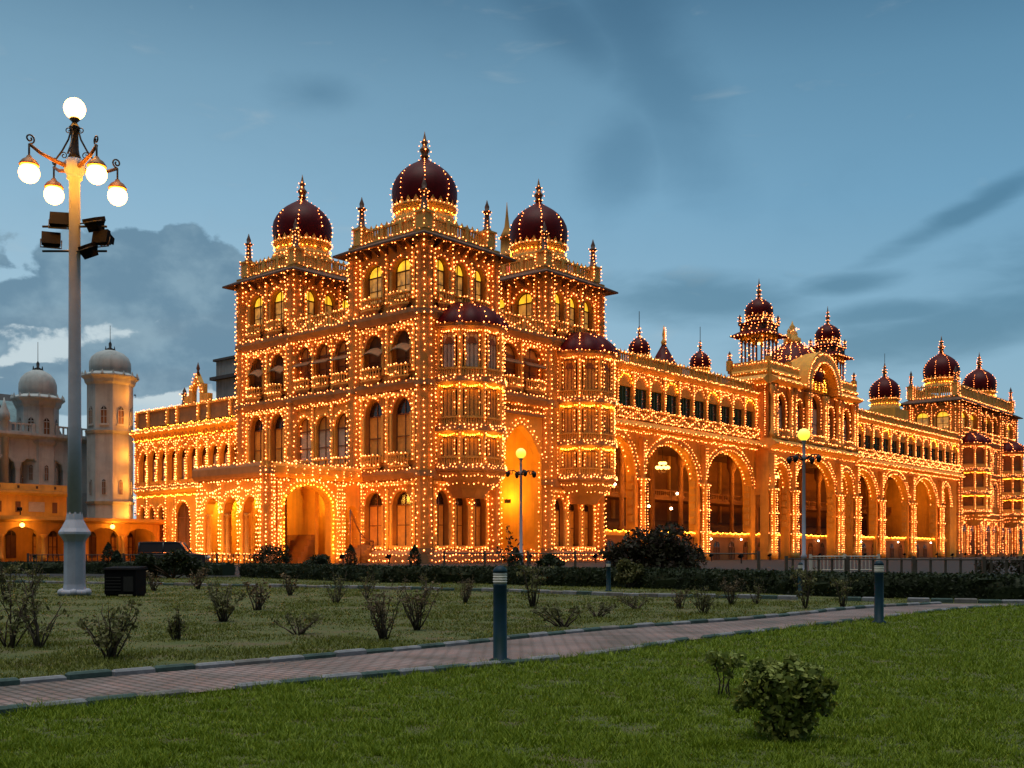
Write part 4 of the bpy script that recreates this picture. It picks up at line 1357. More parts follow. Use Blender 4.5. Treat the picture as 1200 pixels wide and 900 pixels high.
def pavilion():
    mb, subs = MB(), []
    F = Frame((PX0, -2.0), (PX1, -2.0))
    FL = Frame((PX0, 3.4), (PX0, -2.0))
    L = F.L
    C = L / 2
    mb.box(PX0 + 0.9, PX1 - 0.2, -1.1, 8.0, 15.4, 25.0, 'interior')
    F.profile(mb, -0.2, L + 0.2, [(-1.3, 15.3), (0.2, 15.3), (0.5, 15.6), (1.3, 15.9), (1.3, 16.1), (0.4, 16.7), (-1.3, 16.7)], 'trim')
    SF(F, [(0, 15.25, 0.4), (L, 15.25, 0.4)], 0.36)
    SF(F, [(0, 16.1, 1.4), (L, 16.1, 1.4)], 0.42)
    ops = []
    for c, w, zs, zc in ((3.6, 2.6, 21.6, 23.0), (9.2, 2.0, 21.6, 22.8), (C, 3.4, 22.2, 24.0), (L - 9.2, 2.0, 21.6, 22.8), (L - 3.6, 2.6, 21.6, 23.0)):
        ops.append((c - w / 2, c + w / 2, 17.6, zs, zc, 'round'))
    wall(mb, F, 0, L, 16.7, 25.0, ops, 0.8, 'stone', n=12)
    wall(mb, FL, 0, FL.L, 15.3, 25.0, [(1.2, 3.6, 17.6, 21.6, 23.0, 'round')], 0.8, 'stone', n=10)
    mb.box(PX1 - 0.2, PX1, -1.2, 6, 15.3, 25.0, 'stone')
    for FF, oo in ((F, ops), (FL, [(1.2, 3.6, 17.6, 21.6, 23.0, 'round')])):
        for a, b, zb, zs, zc, k in oo:
            subs.append(('window', window(FF, a, b, zb, zs, zc, k, -0.5, 'glass', 'pale_shutter')))
            SF(FF, [(a - 0.2, zb)] + arch(a, b, zs, zc, k, 12, 0.2) + [(b + 0.2, zb)], 0.38)
            balconette(mb, FF, a - 0.3, b + 0.3, 16.8, 18.0, 0.8, True, 0.34)
    for s in (0.5, 1.5, 5.9, 7.2, 11.2, 12.0, L - 12.0, L - 11.2, L - 7.2, L - 5.9, L - 1.5, L - 0.5):
        mb.lathe(*F.P(s, 0.3, 0)[:2], [(0.42, 16.7), (0.42, 17.6), (0.26, 17.8), (0.26, 22.6), (0.45, 23.2), (0.45, 24.2)], 'trim', 8)
        SF(F, [(s - 0.08, 17.0), (s - 0.08, 24.2)], 0.36, 'bulb', 0.66)
        SF(F, [(s + 0.28, 17.0), (s + 0.28, 24.2)], 0.48, 'bulb', 0.56)
    SF(FL, [(FL.L - 0.4, 17.0), (FL.L - 0.4, 24.5)], 0.36, 'bulb', 0.3)
    SF(FL, [(0.5, 17.0), (0.5, 24.5)], 0.36, 'bulb', 0.3)
    for FF in (F, FL):
        for s0, s1 in (((0, C - 5.6), (C + 5.6, L)) if FF is F else ((0, FL.L),)):
            FF.profile(mb, s0, s1, [(-1.0, 24.2), (0.3, 24.2), (1.3, 24.6), (1.3, 24.85), (0.3, 25.5), (-1.0, 25.5)], 'trim')
            FF.profile(mb, s0, s1, [(-1.0, 25.5), (0.25, 25.5), (0.5, 25.8), (0.5, 26.0), (0.2, 26.3), (0.2, 27.2), (-0.3, 27.2), (-1.0, 26.3)], 'plaster')
            for zz, o in ((24.15, 0.5), (24.9, 1.42), (25.9, 0.62), (27.3, 0.3)):
                SF(FF, [(s0, zz, o), (s1, zz, o)], 0.34)
    # curved gable over the middle window: an arched hood with deep sides
    g = MB()
    r0, r1 = arch(C - 4.4, C + 4.4, 24.4, 28.6, 'round', 20), arch(C - 5.8, C + 5.8, 24.4, 30.3, 'round', 20)
    P = F.P
    for i in range(20):
        a0, a1, b0, b1 = r0[i], r0[i + 1], r1[i], r1[i + 1]
        for o in (1.6,):
            g.face([P(a0[0], o, a0[1]), P(a1[0], o, a1[1]), P(b1[0], o, b1[1]), P(b0[0], o, b0[1])], 'trim')
        g.face([P(b0[0], 1.6, b0[1]), P(b1[0], 1.6, b1[1]), P(b1[0], -3.0, b1[1]), P(b0[0], -3.0, b0[1])], 'plaster')
        g.face([P(a1[0], 1.6, a1[1]), P(a0[0], 1.6, a0[1]), P(a0[0], 0.0, a0[1]), P(a1[0], 0.0, a1[1])], 'plaster')
    g.face([P(s, 0.02, z) for s, z in r0], 'eave')
    for k in range(7):                          # carved figures and scrolls in the gable field
        s = C - 3.2 + k * 1.07
        h = 1.2 + 2.0 * math.cos((s - C) / 3.6)
        g.lathe(*P(s, 0.1, 0)[:2], [(0.36, 24.5), (0.42, 24.5 + h * 0.35), (0.24, 24.5 + h * 0.6), (0.34, 24.5 + h * 0.75), (0.1, 24.5 + h)], 'trim', 8)
    subs.append(('gable', g))
    for q, (rr, o) in enumerate(((0.05, 1.75), (1.35, 1.75))):
        SF(F, arch(C - 4.4, C + 4.4, 24.4, 28.6, 'round', 24, rr), 0.32, 'bulb', o)
    SF(F, arch(C - 3.4, C + 3.4, 24.6, 27.6, 'round', 24), 0.34, 'bulb_gold', 0.3)
    SF(F, arch(C - 2.2, C + 2.2, 24.6, 26.6, 'cusp', 24), 0.34, 'bulb', 0.5)
    for s in (-2.5, -1, 0.4, 1.8, 2.8):
        SF(F, [(C + s, 24.7), (C + s * 0.7, 26.6)], 0.38, 'bulb_gold', 0.55)
    # ribbed red vault rising behind the gable, with a group of figures on its ridge
    v = MB()
    cx, cyy = PX0 + C, 1.6
    v.lathe(cx, cyy, [(4.6, 26.0), (4.5, 27.6), (3.9, 29.4), (2.8, 31.0), (1.5, 32.0), (0.5, 32.5)], 'maroon', 24, ribs=0.03, nr=24)
    subs.append(('vault', v))
    for k in range(16):
        a = 2 * math.pi * k / 16
        S([(cx + r * math.cos(a), cyy + r * math.sin(a), z) for r, z in ((4.6, 27.6), (4.05, 29.5), (3.0, 31.1), (1.65, 32.2))], 0.5)
    for r, z in ((4.05, 29.5), (3.0, 31.1), (4.6, 27.7)):
        S([(cx + r * math.cos(t * math.pi / 12), cyy + r * math.sin(t * math.pi / 12), z) for t in range(25)], 0.55)
    st = MB()
    st.lathe(cx, cyy, [(1.3, 31.9), (1.3, 32.9), (0.7, 33.0), (0.8, 33.6), (0.35, 34.2), (0.45, 34.7), (0.2, 35.0), (0.03, 35.6)], 'trim', 10)
    for s in (-1.2, 1.2):
        st.lathe(cx + s, cyy, [(0.5, 32.0), (0.45, 33.2), (0.2, 33.6), (0.25, 33.9), (0.03, 34.3)], 'trim', 8)
    subs.append(('statue', st))
    S([(cx + 1.0 * math.cos(t * math.pi / 5), cyy + 1.0 * math.sin(t * math.pi / 5), 33.0 + 0.16 * t) for t in range(11)], 0.4)
    return finish('pavilion', mb, subs, palace, 'central pavilion with its curved gable')

pavilion()

def chattri(cx, cy_, label, red=False):
    mb, subs = MB(), []
    h = 1.95
    mb.box(cx - 3.0, cx + 3.0, cy_ - 3.0, cy_ + 3.0, 25.2, 26.2, 'plaster')
    mb.box(cx - 3.2, cx + 3.2, cy_ - 3.2, cy_ + 3.2, 26.2, 26.6, 'trim')
    for p in ((-3, -3), (3, -3), (3, 3), (-3, 3)):
        mb.box(cx + p[0] - 0.35, cx + p[0] + 0.35, cy_ + p[1] - 0.35, cy_ + p[1] + 0.35, 26.6, 28.0, 'plaster')
        pinnacle(subs, cx + p[0], cy_ + p[1], 28.0, 1.4, 0.3)
    corners = [(-h, -h), (h, -h), (h, h), (-h, h)]
    for (xa, ya), (xb, yb) in zip(corners, corners[1:] + corners[:1]):
        F = Frame((cx + xa, cy_ + ya), (cx + xb, cy_ + yb))
        F2 = Frame((cx + xa * 1.5, cy_ + ya * 1.5), (cx + xb * 1.5, cy_ + yb * 1.5))
        balustrade(mb, F2, 0.35, F2.L - 0.35, 0, 26.6, 27.6, 'trim', 0.4, 0.13, False, 0)
        ops = [(0.3 + i * 1.12, 1.28 + i * 1.12, 27.0, 30.9, 31.5, 'cusp') for i in range(3)]
        for i in range(4):
            s = 0.24 + i * 1.14
            x, y, _ = F.P(s, -0.1, 0)
            if i < 3:
                c = MB()
                c.lathe(x, y, [(0.26, 26.6), (0.26, 27.3), (0.15, 27.5), (0.14, 30.4), (0.28, 30.9)], 'wood', 8)
                subs.append(('column', c))
            if i in (0, 3):
                SF(F, [(s, 27.0), (s, 31.4)], 0.55, 'bulb', 0.18)
            else:
                SF(F, [(s, 27.0), (s, 31.4)], 1.1, 'bulb', 0.18)
        wall(mb, F, 0, F.L, 30.8, 31.9, [(a, b, 30.8, 30.82, 31.5, 'cusp') for a, b, *_ in ops], 0.3, 'plaster', n=6)
        o = 1.05
        P = F.P
        for z0, z1, f in ((31.55, 32.2, 1), (31.4, 32.0, -1)):
            q = [P(-o, o, z0), P(F.L + o, o, z0), P(F.L, 0, z1), P(0, 0, z1)]
            mb.face(q if f > 0 else q[::-1], 'maroon')
        mb.face([P(-o, o, 31.4), P(F.L + o, o, 31.4), P(F.L + o, o, 31.55), P(-o, o, 31.55)], 'maroon')
        SF(F, [(-o, 31.6, o + 0.1), (F.L + o, 31.6, o + 0.1)], 0.42)
        F.box(mb, 0, F.L, -0.5, 0.0, 31.9, 33.0, 'eave')
        F.box(mb, -0.15, F.L + 0.15, -0.5, 0.18, 33.0, 33.35, 'maroon')
        SF(F, [(0, 33.2, 0.3), (F.L, 33.2, 0.3)], 0.42)
        for i in range(3):
            SF(F, [(0.3 + i * 1.15, 32.2), (0.75 + i * 1.15, 32.9)], 0.4)
    for p in corners:
        pinnacle(subs, cx + p[0], cy_ + p[1], 33.3, 1.3, 0.28)
    mb.box(cx - h + 0.2, cx + h - 0.2, cy_ - h + 0.2, cy_ + h - 0.2, 31.6, 33.3, 'eave')
    dome(subs, cx, cy_, 1.95, 34.2, 37.1, 39.8, 16, 8, 0.5, False, 33.3, br=BULB_R * 0.9, drum_mat='eave', gold=False)
    lm = MB()
    lm.sphere((cx, cy_, 30.6), 0.34 if red else 0.2, 'lamp_gold', 10, 6)
    lm.tube([(cx, cy_, 30.8), (cx, cy_, 31.6)], 0.04, 'iron', 5)
    subs.append(('hanging_lamp', lm))
    glow(palace, (cx, cy_, 30.2), 160 if red else 110, (1.0, 0.45, 0.06))
    return finish('chattri', mb, subs, palace, label)

chattri(67.6, 1.3, 'left domed roof kiosk of the pavilion')
chattri(90.2, 1.3, 'right domed roof kiosk of the pavilion', True)

# ---- small domes standing on the arcade roof
def roof_dome(cx, cy_, zb, zt, ztip, r, label, base=24.0):
    mb, subs = MB(), []
    mb.box(cx - r * 1.15, cx + r * 1.15, cy_ - r * 1.15, cy_ + r * 1.15, 22.5, base + (zb - base) * 0.6, 'plaster')
    dome(subs, cx, cy_, r, zb, zt, ztip, 16, 8, 0.42, False, base + (zb - base) * 0.5, br=BULB_R * 0.9)
    rod = MB()
    rod.tube([(cx, cy_, ztip - 0.2), (cx, cy_, ztip + 1.5)], 0.045, 'iron', 5)
    subs.append(('rod', rod))
    return finish('roof_dome', mb, subs, palace, label)

roof_dome(45.2, 6.5, 26.3, 28.9, 30.6, 1.4, 'small red dome on the arcade roof nearest the tower')
roof_dome(60.3, 6.5, 26.6, 29.2, 31.0, 1.45, 'small red dome beside the left kiosk')
roof_dome(123.8, 5.5, 29.0, 33.4, 36.0, 2.75, 'larger maroon dome on the far part of the arcade', 24.0)
rp = MB()
rp.lathe(51.0, 6.5, [(2.4, 24.0), (2.2, 25.2), (1.2, 27.0), (0.45, 28.3), (0.3, 28.6)], 'maroon', 4)
rp.lathe(51.0, 6.5, [(0.3, 28.6), (0.4, 29.0), (0.15, 29.4), (0.22, 30.0), (0.03, 31.2)], 'trim', 8)
finish('roof_gable', rp, [], palace)
S([(49.3, 4.8, 25.2), (51, 6.3, 28.4), (52.7, 4.8, 25.2)], 0.4)
S([(51, 6.2, 28.6), (51, 6.2, 31.0)], 0.3)
# slender turret far behind, with a red lamp
tt = MB()
tx, ty = 46.2, 30.0
tt.lathe(tx, ty, [(1.5, 20), (1.5, 38.5), (1.9, 38.8), (1.9, 39.2), (1.3, 39.4), (1.3, 43.0), (1.75, 43.3), (1.6, 43.7), (1.0, 44.0), (0.95, 46.0), (1.15, 46.2), (0.75, 47.0), (0.4, 47.8), (0.2, 49.5), (0.03, 51.4)], 'stone', 8)
tsub = []
l_ = MB()
l_.sphere((tx - 1.0, ty - 1.1, 41.2), 0.6, 'lamp_red', 10, 8)
tsub.append(('lamp', l_))
finish('turret', tt, tsub, palace, 'slender pale turret showing behind the right tower')
for zz, rr in ((39.2, 2.0), (43.6, 1.85), (46.2, 1.25)):
    S([(tx + rr * math.cos(t * math.pi / 6), ty + rr * math.sin(t * math.pi / 6), zz) for t in range(13)], 0.6)

# ---- the far block that mirrors the near towers
def far_block():
    x0, x1, y0, y1 = 146.7, 184.0, 0.0, 10.0
    mb, subs = MB(), []
    mb.box(x0 + 0.8, x1 - 0.2, y0 + 0.8, y1, 0, 31.2, 'interior_wall')
    FL, FR = Frame((x0, y1), (x0, y0)), Frame((x0, y0), (x1, y0))
    storeys(mb, subs, FL, 1.0, FL.L - 1.0, 2, 'BCD', True, 0.5, True)
    storeys(mb, subs, FR, 1.0, 12.0, 2, 'D', True, 0.5)
    storeys(mb, subs, FR, 26.0, 36.3, 2, 'D', True, 0.5)
    FR.box(mb, 1.0, 12.0, -0.8, 0, 0, 24, 'stone')
    FR.box(mb, 26.0, 36.3, -0.8, 0, 0, 24, 'stone')
    gops = [(12.6 + i * 4.3, 16.0 + i * 4.3, 25.2, 28.0, 29.4, 'round') for i in range(3)]
    wall(mb, FR, 12.0, 26.0, 24.0, 31.0, gops, 0.8, 'stone')
    FR.box(mb, 12.0, 26.0, -0.8, 0, 0, 24.0, 'stone')
    for i, g in enumerate(gops):
        subs.append(('window', window(FR, *g, -0.6, 'lit_glass' if i == 1 else 'glass', 'panel')))
        SF(FR, arch(g[0], g[1], g[3], g[4], 'round', 12, 0.25), 0.42)
        balconette(mb, FR, g[0] - 0.2, g[1] + 0.2, 24.4, 25.6, 0.7, True, 0.4)
    wall(mb, FL, 0.9, FL.L - 0.9, 0, 8, [(2.0, 4.4, 2, 5.6, 6.9, 'round'), (5.6, 8.0, 2, 5.6, 6.9, 'round')], 0.7, 'stone')
    for FF in (FL, FR):
        for z0, z1 in ((8.0, 8.9), (16.5, 17.3), (23.0, 24.0)):
            band(mb, FF, 0.3, FF.L - 0.3, z0, z1, 0.5, True, 0.44)
    for i in range(7):                          # ground-floor arches of the front
        a = 2.0 + i * 5.0
        f = window(FR, a, a + 2.6, 0.6, 5.2, 6.6, 'round', 0.06, 'glass', 'interior' if i % 2 else 'panel')
        subs.append(('window', f))
        SF(FR, [(a - 0.2, 0.6)] + arch(a, a + 2.6, 5.2, 6.6, 'round', 12, 0.25) + [(a + 2.8, 0.6)], 0.36, 'bulb', 0.3)
        SF(FR, [(a - 0.9, 0.4), (a - 0.9, 7.8)], 0.4)
        SF(FR, [(a + 0.2, 7.3), (a + 1.3, 6.9), (a + 2.4, 7.3)], 0.36, 'bulb', 0.3)
    for s in (12.4, 16.8, 21.2, 25.6):
        SF(FR, [(s, 9.2), (s, 30.4)], 0.5, 'bulb', 0.25)
        FR.box(mb, s - 0.25, s + 0.25, 0, 0.2, 9.0, 30.5, 'trim')
    for z0, zb, zs, zc in ((8.9, 10.4, 14.0, 15.4), (17.3, 18.5, 21.0, 22.3)):
        for i in range(3):
            a = 13.2 + i * 4.3
            subs.append(('window', window(FR, a, a + 2.6, zb, zs, zc, 'round', 0.06, 'glass', 'panel')))
            SF(FR, [(a, zb)] + arch(a, a + 2.6, zs, zc, 'round', 12, 0.25) + [(a + 2.6, zb)], 0.42, 'bulb', 0.3)
    for x, y, an in ((x0, y0, (180, 225, 270)), (x0, y1, (135, 180, 225)), (x1, y0, (225, 270, 315)), (x0 + 11.8, y0 + 0.3, (225, 270)), (x0 + 26.2, y0 + 0.3, (225, 270)), (x1, y1, (0, 45))):
        corner_shaft(mb, x + (0.2 if x == x0 else -0.2), y + (0.2 if y == y0 else -0.2), an)
    square_eave(subs, x0, x1, y0, y1, 31.4)
    square_parapet(subs, x0, x1, y0, y1, 31.7, 34.2)
    dome(subs, x0 + 5.4, 5.0, 3.5, 36.0, 41.6, 45.0, drum=33.8)
    dome(subs, x0 + 29.2, 5.0, 3.5, 36.0, 41.6, 45.0, drum=33.8)
    return finish('tower', mb, subs, palace, 'broad far block with two maroon domes')

far_block()
bay(146.7 + 6.2, 0.0, 'bowed bay on the far block', False, 3.9, 0.42)
bay(146.7 + 31.0, 0.0, 'last bowed bay at the right edge', False, 3.9, 0.42)
fb = MB()
FR = Frame((184.0, 2.0), (240.0, 2.0))
FR.box(fb, 0, FR.L, -10, 0, 0, 17.5, 'plaster')
for k in range(12):
    a = 1.2 + k * 4.6
    for z0, zs, zc in ((1.2, 5.2, 6.6), (9.6, 13.6, 14.8)):
        FR.prism(fb, [(a, z0), (a + 2.6, z0)] + arch(a, a + 2.6, zs, zc, 'round', 8)[::-1], 0.0, 0.05, 'interior')
        SF(FR, [(a - 0.2, z0)] + arch(a, a + 2.6, zs, zc, 'round', 10, 0.2) + [(a + 2.8, z0)], 0.45, 'bulb', 0.2)
    SF(FR, [(a - 1.0, 0.5), (a - 1.0, 17.0)], 0.45)
for zz in (8.2, 9.0, 16.6, 17.7):
    SF(FR, [(0, zz), (56, zz)], 0.4, 'bulb', 0.2)
finish('far_wing', fb, [], palace, 'low lit wing beyond the far block')

# ---- ground floodlights, added to give the fronts a warm wash
for x, w in ((4.0, 1500), (14.0, 1500), (24.0, 1700), (36.0, 2300), (50.0, 2300), (64.0, 2600), (79.0, 3000), (94.0, 2600), (108.0, 2600), (122.0, 2600), (136.0, 2600), (150.0, 2600), (166.0, 2600), (182.0, 2200)):
    added_flood(palace, (x, -9.5, 0.6), (x, 0.0, 11.0), w * 1.35)
for y, w in ((4.0, 1700), (24.0, 2400), (32.0, 3300), (40.0, 3300)):
    added_flood(palace, (-8.5, y, 0.6), (0.0, y, 10.0), w * 1.2)
for x, y, w, a in ((3.0, -22.0, 5200, (5, 0, 22)), (20.0, -22.0, 5200, (22, 0, 22)), (-22.0, 6.0, 4200, (0, 5, 22)), (-24.0, 27.0, 4600, (0, 24, 22)), (158.0, -24.0, 5200, (155, 0, 22)), (78.0, -22.0, 4600, (78, -2, 22))):
    added_flood(palace, (x, y, 0.6), a, w * 0.6, cone=80)
for y in (11.5, 16.5):
    added_flood(palace, (-19.0, y, 0.6), (-11.4, y, 5.0), 2000)
for x in (-8.5, -3.0):
    added_flood(palace, (x, 1.5, 0.6), (x, 8.6, 5.0), 1400)

# ---- hang the strings: the hundred that show largest as strings of their own, the rest together
CAMW = Vector((0, 0, H_CAM))
ca, sa = math.cos(YAW), math.sin(YAW)

def view_size(pts):
    q = []
    for x, y, z in pts:
        X, Y = PLOC[0] + ca * x - sa * y, PLOC[1] + sa * x + ca * y
        q.append((X / Y, (z - H_CAM) / Y))
    return sum(math.hypot(b[0] - a[0], b[1] - a[1]) for a, b in zip(q, q[1:]))

order = sorted(STRINGS, key=lambda t: -view_size(t[0]))
for pts, sp, m, r in order[:100]:
    b = MB()
    bulbs(b, pts, sp, m, r)
    b.build('light_string', palace)
rest = MB()
for pts, sp, m, r in order[100:]:
    bulbs(rest, pts, sp, m, r)
ro = rest.build('light_string', palace)
ro['kind'] = 'stuff'
ro['label'] = 'all the shorter strings of small warm bulbs over the fronts'
print('strings', len(STRINGS), 'bulb faces', len(rest.f))

# ------------------------------------------------------------------ unlit old building left of the palace
annexe = thing('old_mansion', 'unlit pale grey mansion with domed turrets at the far left', 'building', PLOC, YAW)

def octa_turret(cx, cy_, r, zs, label):
    """zs: foot, lower ledge, upper ledge, cornice, dome foot, dome top, tip"""
    mb, subs = MB(), []
    zf, z1, z2, zc, zd, zt, zp = zs
    mb.frustum(cx, cy_, r, zf, r, zc, 'cream', 8)
    for z in (z1, z2):
        mb.frustum(cx, cy_, r + 0.12, z - 0.2, r + 0.28, z + 0.15, 'cream', 8)
    mb.lathe(cx, cy_, [(r, zc - 0.7), (r + 0.25, zc - 0.4), (r + 0.35, zc), (r + 0.75, zc + 0.35), (r + 0.75, zc + 0.5), (r * 0.98, zc + 0.9)], 'cream', 8, smooth=False)
    for k in range(16):
        a = 2 * math.pi * k / 16
        mb.frustum(cx + (r + 0.55) * math.cos(a), cy_ + (r + 0.55) * math.sin(a), 0.2, zc + 0.5, 0.03, zc + 1.0, 'cream', 4)
    for k in range(8):
        a = math.pi / 8 + math.pi / 4 * k
        p0 = (cx + r * math.cos(a), cy_ + r * math.sin(a))
        p1 = (cx + r * math.cos(a + math.pi / 4), cy_ + r * math.sin(a + math.pi / 4))
        F = Frame(p0, p1)
        c = F.L / 2
        subs.append(('window', window(F, c - 0.42, c + 0.42, z2 + 1.0, z2 + 2.7, z2 + 3.2, 'pointed', 0.04, 'glass', 'interior', 'cream')))
        F.box(mb, c - 0.6, c + 0.6, 0, 0.14, z2 + 0.75, z2 + 0.98, 'cream')
        if z2 - z1 > 5:
            subs.append(('window', window(F, c - 0.25, c + 0.25, z1 + 1.0, z1 + 2.6, z1 + 2.9, 'pointed', 0.04, 'glass', 'interior', 'cream')))
    d = MB()
    h = zt - zd
    d.lathe(cx, cy_, [(r * 0.88, zd - 0.6), (r * 0.90, zd + h * 0.15), (r * 0.89, zd + h * 0.38), (r * 0.80, zd + h * 0.62), (r * 0.60, zd + h * 0.82), (r * 0.3, zd + h * 0.96), (0.2, zt)], 'cream', 24, ribs=0.02, nr=16)
    subs.append(('dome', d))
    f = MB()
    f.lathe(cx, cy_, [(0.5, zt - 0.05), (0.55, zt + 0.1), (0.16, zt + 0.3), (0.2, zt + 0.8), (0.04, zt + 1.1), (0.03, zp)], 'iron', 8)
    for k in range(6):
        a = 2 * math.pi * k / 6
        f.frustum(cx + 0.6 * math.cos(a), cy_ + 0.6 * math.sin(a), 0.12, zt - 0.15, 0.02, zt + 0.45, 'iron', 4)
    subs.append(('finial', f))
    return finish('turret', mb, subs, annexe, label)

octa_turret(-1.0, 55.2, 2.75, (0, 7.2, 16.0, 22.6, 23.9, 26.5, 29.6), 'tall octagonal turret, lit orange on the palace side')
octa_turret(-7.0, 62.0, 2.45, (0, 9.0, 14.6, 19.8, 21.0, 24.0, 27.5), 'lower grey domed turret')

def mansion():
    mb, subs = MB(), []
    F = Frame((-60.0, 60.0), (0.5, 60.0))
    L = F.L
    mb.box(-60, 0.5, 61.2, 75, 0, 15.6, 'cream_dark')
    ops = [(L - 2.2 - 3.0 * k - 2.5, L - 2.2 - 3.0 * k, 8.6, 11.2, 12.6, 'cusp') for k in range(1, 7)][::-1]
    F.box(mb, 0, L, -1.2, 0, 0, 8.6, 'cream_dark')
    wall(mb, F, 0, L, 8.6, 15.0, ops, 1.1, 'cream')
    for a, b, *_ in ops:
        c = (a + b) / 2
        F2 = Frame(F.P(0, -1.18, 0)[:2], F.P(L, -1.18, 0)[:2])
        subs.append(('window', window(F2, c - 0.55, c + 0.55, 8.7, 10.3, 10.9, 'pointed', 0.03, 'glass', 'interior', 'cream')))
        p0, p1 = arch(a, b, 11.2, 12.6, 'cusp', 10, 0.12), arch(a, b, 11.2, 12.6, 'cusp', 10, 0.34)
        for (q0, q1), (r0, r1) in zip(zip(p0, p0[1:]), zip(p1, p1[1:])):
            mb.face([F.P(q0[0], 0.1, q0[1]), F.P(q1[0], 0.1, q1[1]), F.P(r1[0], 0.1, r1[1]), F.P(r0[0], 0.1, r0[1])], 'cream')
    for k in range(5):
        c = 8.0 + k * 6.5
        subs.append(('window', window(F, c - 0.8, c + 0.8, 8.9, 11.6, 12.8, 'pointed', 0.04, 'glass', 'interior', 'cream')))
        F.prism(mb, [(c - 1.1, 12.6), (c, 14.4), (c + 1.1, 12.6), (c + 0.9, 12.5), (c, 14.0), (c - 0.9, 12.5)], 0, 0.2, 'cream')
    F.profile(mb, 0, L, [(-1.2, 15.0), (0.2, 15.0), (0.6, 15.4), (0.6, 15.7), (-1.2, 15.7)], 'cream')
    balustrade(mb, F, 0, L, -0.1, 15.7, 16.9, 'cream', 0.6, 0.2, False, 3.0)
    for k in range(6):
        x = -50 + k * 7.6
        mb.lathe(x, 60.2, [(0.5, 0), (0.5, 17.0), (0.7, 17.2), (0.6, 18.0), (0.2, 19.0), (0.05, 19.8)], 'cream', 8)
    r = MB()
    r.mesh([(-30, 63, 15.6), (-3, 63, 15.6), (-3, 75, 15.6), (-30, 75, 15.6), (-30, 69, 21.5), (-3, 69, 21.5)],
           [(0, 1, 5, 4), (1, 2, 5), (2, 3, 4, 5), (3, 0, 4)], 'dark_roof')
    subs.append(('roof', r))
    s = MB()
    Fp = lambda x, t: (x, 63 + 6 * t - 0.06, 15.6 + 5.9 * t + 0.06)
    for k in range(6):
        x = -15.4 + k * 2.0
        s.face([Fp(x, 0.3), Fp(x + 1.8, 0.3), Fp(x + 1.8, 0.82), Fp(x, 0.82)], 'skylight_glass')
    subs.append(('skylight', s))
    o = finish('wall', mb, subs, annexe)
    return o

mansion()

# ------------------------------------------------------------------ low veranda building, lit, in front of the mansion
ver = thing('veranda_building', 'long low orange-lit veranda with flat roof at the left edge', 'building', PLOC, YAW)

def veranda():
    mb, subs = MB(), []
    F = Frame((-62.0, 45.4), (0.0, 45.4))
    L = F.L
    mb.box(-62, -0.6, 50.0, 53.5, 0, 4.4, 'plaster')
    n = 13
    cell = L / n
    ops = [(i * cell + 0.55, (i + 1) * cell - 0.55, 0.0, 2.9, 3.9, 'cusp') for i in range(n)]
    wall(mb, F, 0, L, 0, 4.35, ops, 0.5, 'plaster', n=12)
    mb.box(-0.5, 0.0, 45.9, 51.0, 0, 4.35, 'plaster')
    F2 = Frame((-62, 49.95), (-0.6, 49.95))
    for i in range(n):
        c = (i + 0.5) * cell
        for d in (-0.9, 0.9):
            subs.append(('window', window(F2, c + d - 0.55, c + d + 0.55, 0.4, 2.9, 3.5, 'round', 0.04, 'glass', 'wood' if i % 2 else 'panel')))
        p = MB()
        q = F.P(i * cell, 0.1, 0)
        p.lathe(q[0], q[1], [(0.36, 0), (0.36, 0.6), (0.24, 0.8), (0.22, 2.6), (0.42, 3.0)], 'plaster', 8)
        subs.append(('pillar', p))
    s = MB()
    F.profile(s, -0.3, L + 1.0, [(-5.5, 4.4), (0.2, 4.4), (1.1, 4.6), (1.1, 4.95), (-5.5, 5.1)], 'plaster')
    subs.append(('roof_slab', s))
    u = MB()
    FU = Frame((-62, 48.2), (-10.2, 48.2))
    FU.box(u, 0, FU.L, -4.5, 0, 5.0, 7.5, 'plaster')
    FU.profile(u, 0, FU.L + 0.3, [(-4.5, 7.5), (0.1, 7.4), (0.45, 7.7), (0.45, 7.95), (-4.5, 8.0)], 'trim')
    FU.box(u, 0, FU.L, -0.2, 0.1, 8.0, 8.7, 'trim')
    for k in range(24):
        c = FU.L - 1.4 - k * 2.1
        if k % 4 == 1:
            FU.box(u, c - 0.9, c + 0.9, 0, 0.05, 5.6, 6.7, 'pale_shutter')
        else:
            FU.box(u, c - 0.28, c + 0.28, 0, 0.05, 5.5, 6.7, 'wood')
        FU.box(u, c - 0.12, c + 0.12, 0.1, 0.14, 8.2, 8.5, 'eave')
    subs.append(('upper_wall', u))
    for x in (-16.8, -6.3, -27, -38):
        l = MB()
        l.sphere((x, 45.0, 4.0), 0.26, 'lamp_gold', 10, 8)
        l.box(x - 0.05, x + 0.05, 44.95, 45.05, 4.2, 4.42, 'iron')
        subs.append(('lamp', l))
        glow(ver, (x, 44.1, 3.9), 130, (1.0, 0.42, 0.07), 0.25)
        glow(ver, (x + 2.5, 47.6, 3.8), 60, (1.0, 0.42, 0.07), 0.25)
    for z, w in ((5.8, 650), (9.4, 600), (13.0, 540), (17.2, 400), (20.5, 260)):     # small floods added up the corner of the wing to light the turret
        added_flood(ver, (0.12, 51.05, z), (-0.4, 53.4, z + 1.0), w, (1.0, 0.30, 0.03), 160, 0.45)
    for x in (-17.0, -26.0, -36.0):
        added_flood(ver, (x, 45.0, 5.7), (x, 48.2, 6.4), 110, (1.0, 0.36, 0.05), 120)
    return finish('wall', mb, subs, ver)

veranda()

# ------------------------------------------------------------------ ground, path, kerbs
def ground_mat(name, build):
    m = bpy.data.materials.new(name)
    m.use_nodes = True
    MATS[name] = m
    build(m.node_tree, m.node_tree.nodes['Principled BSDF'])
    return m

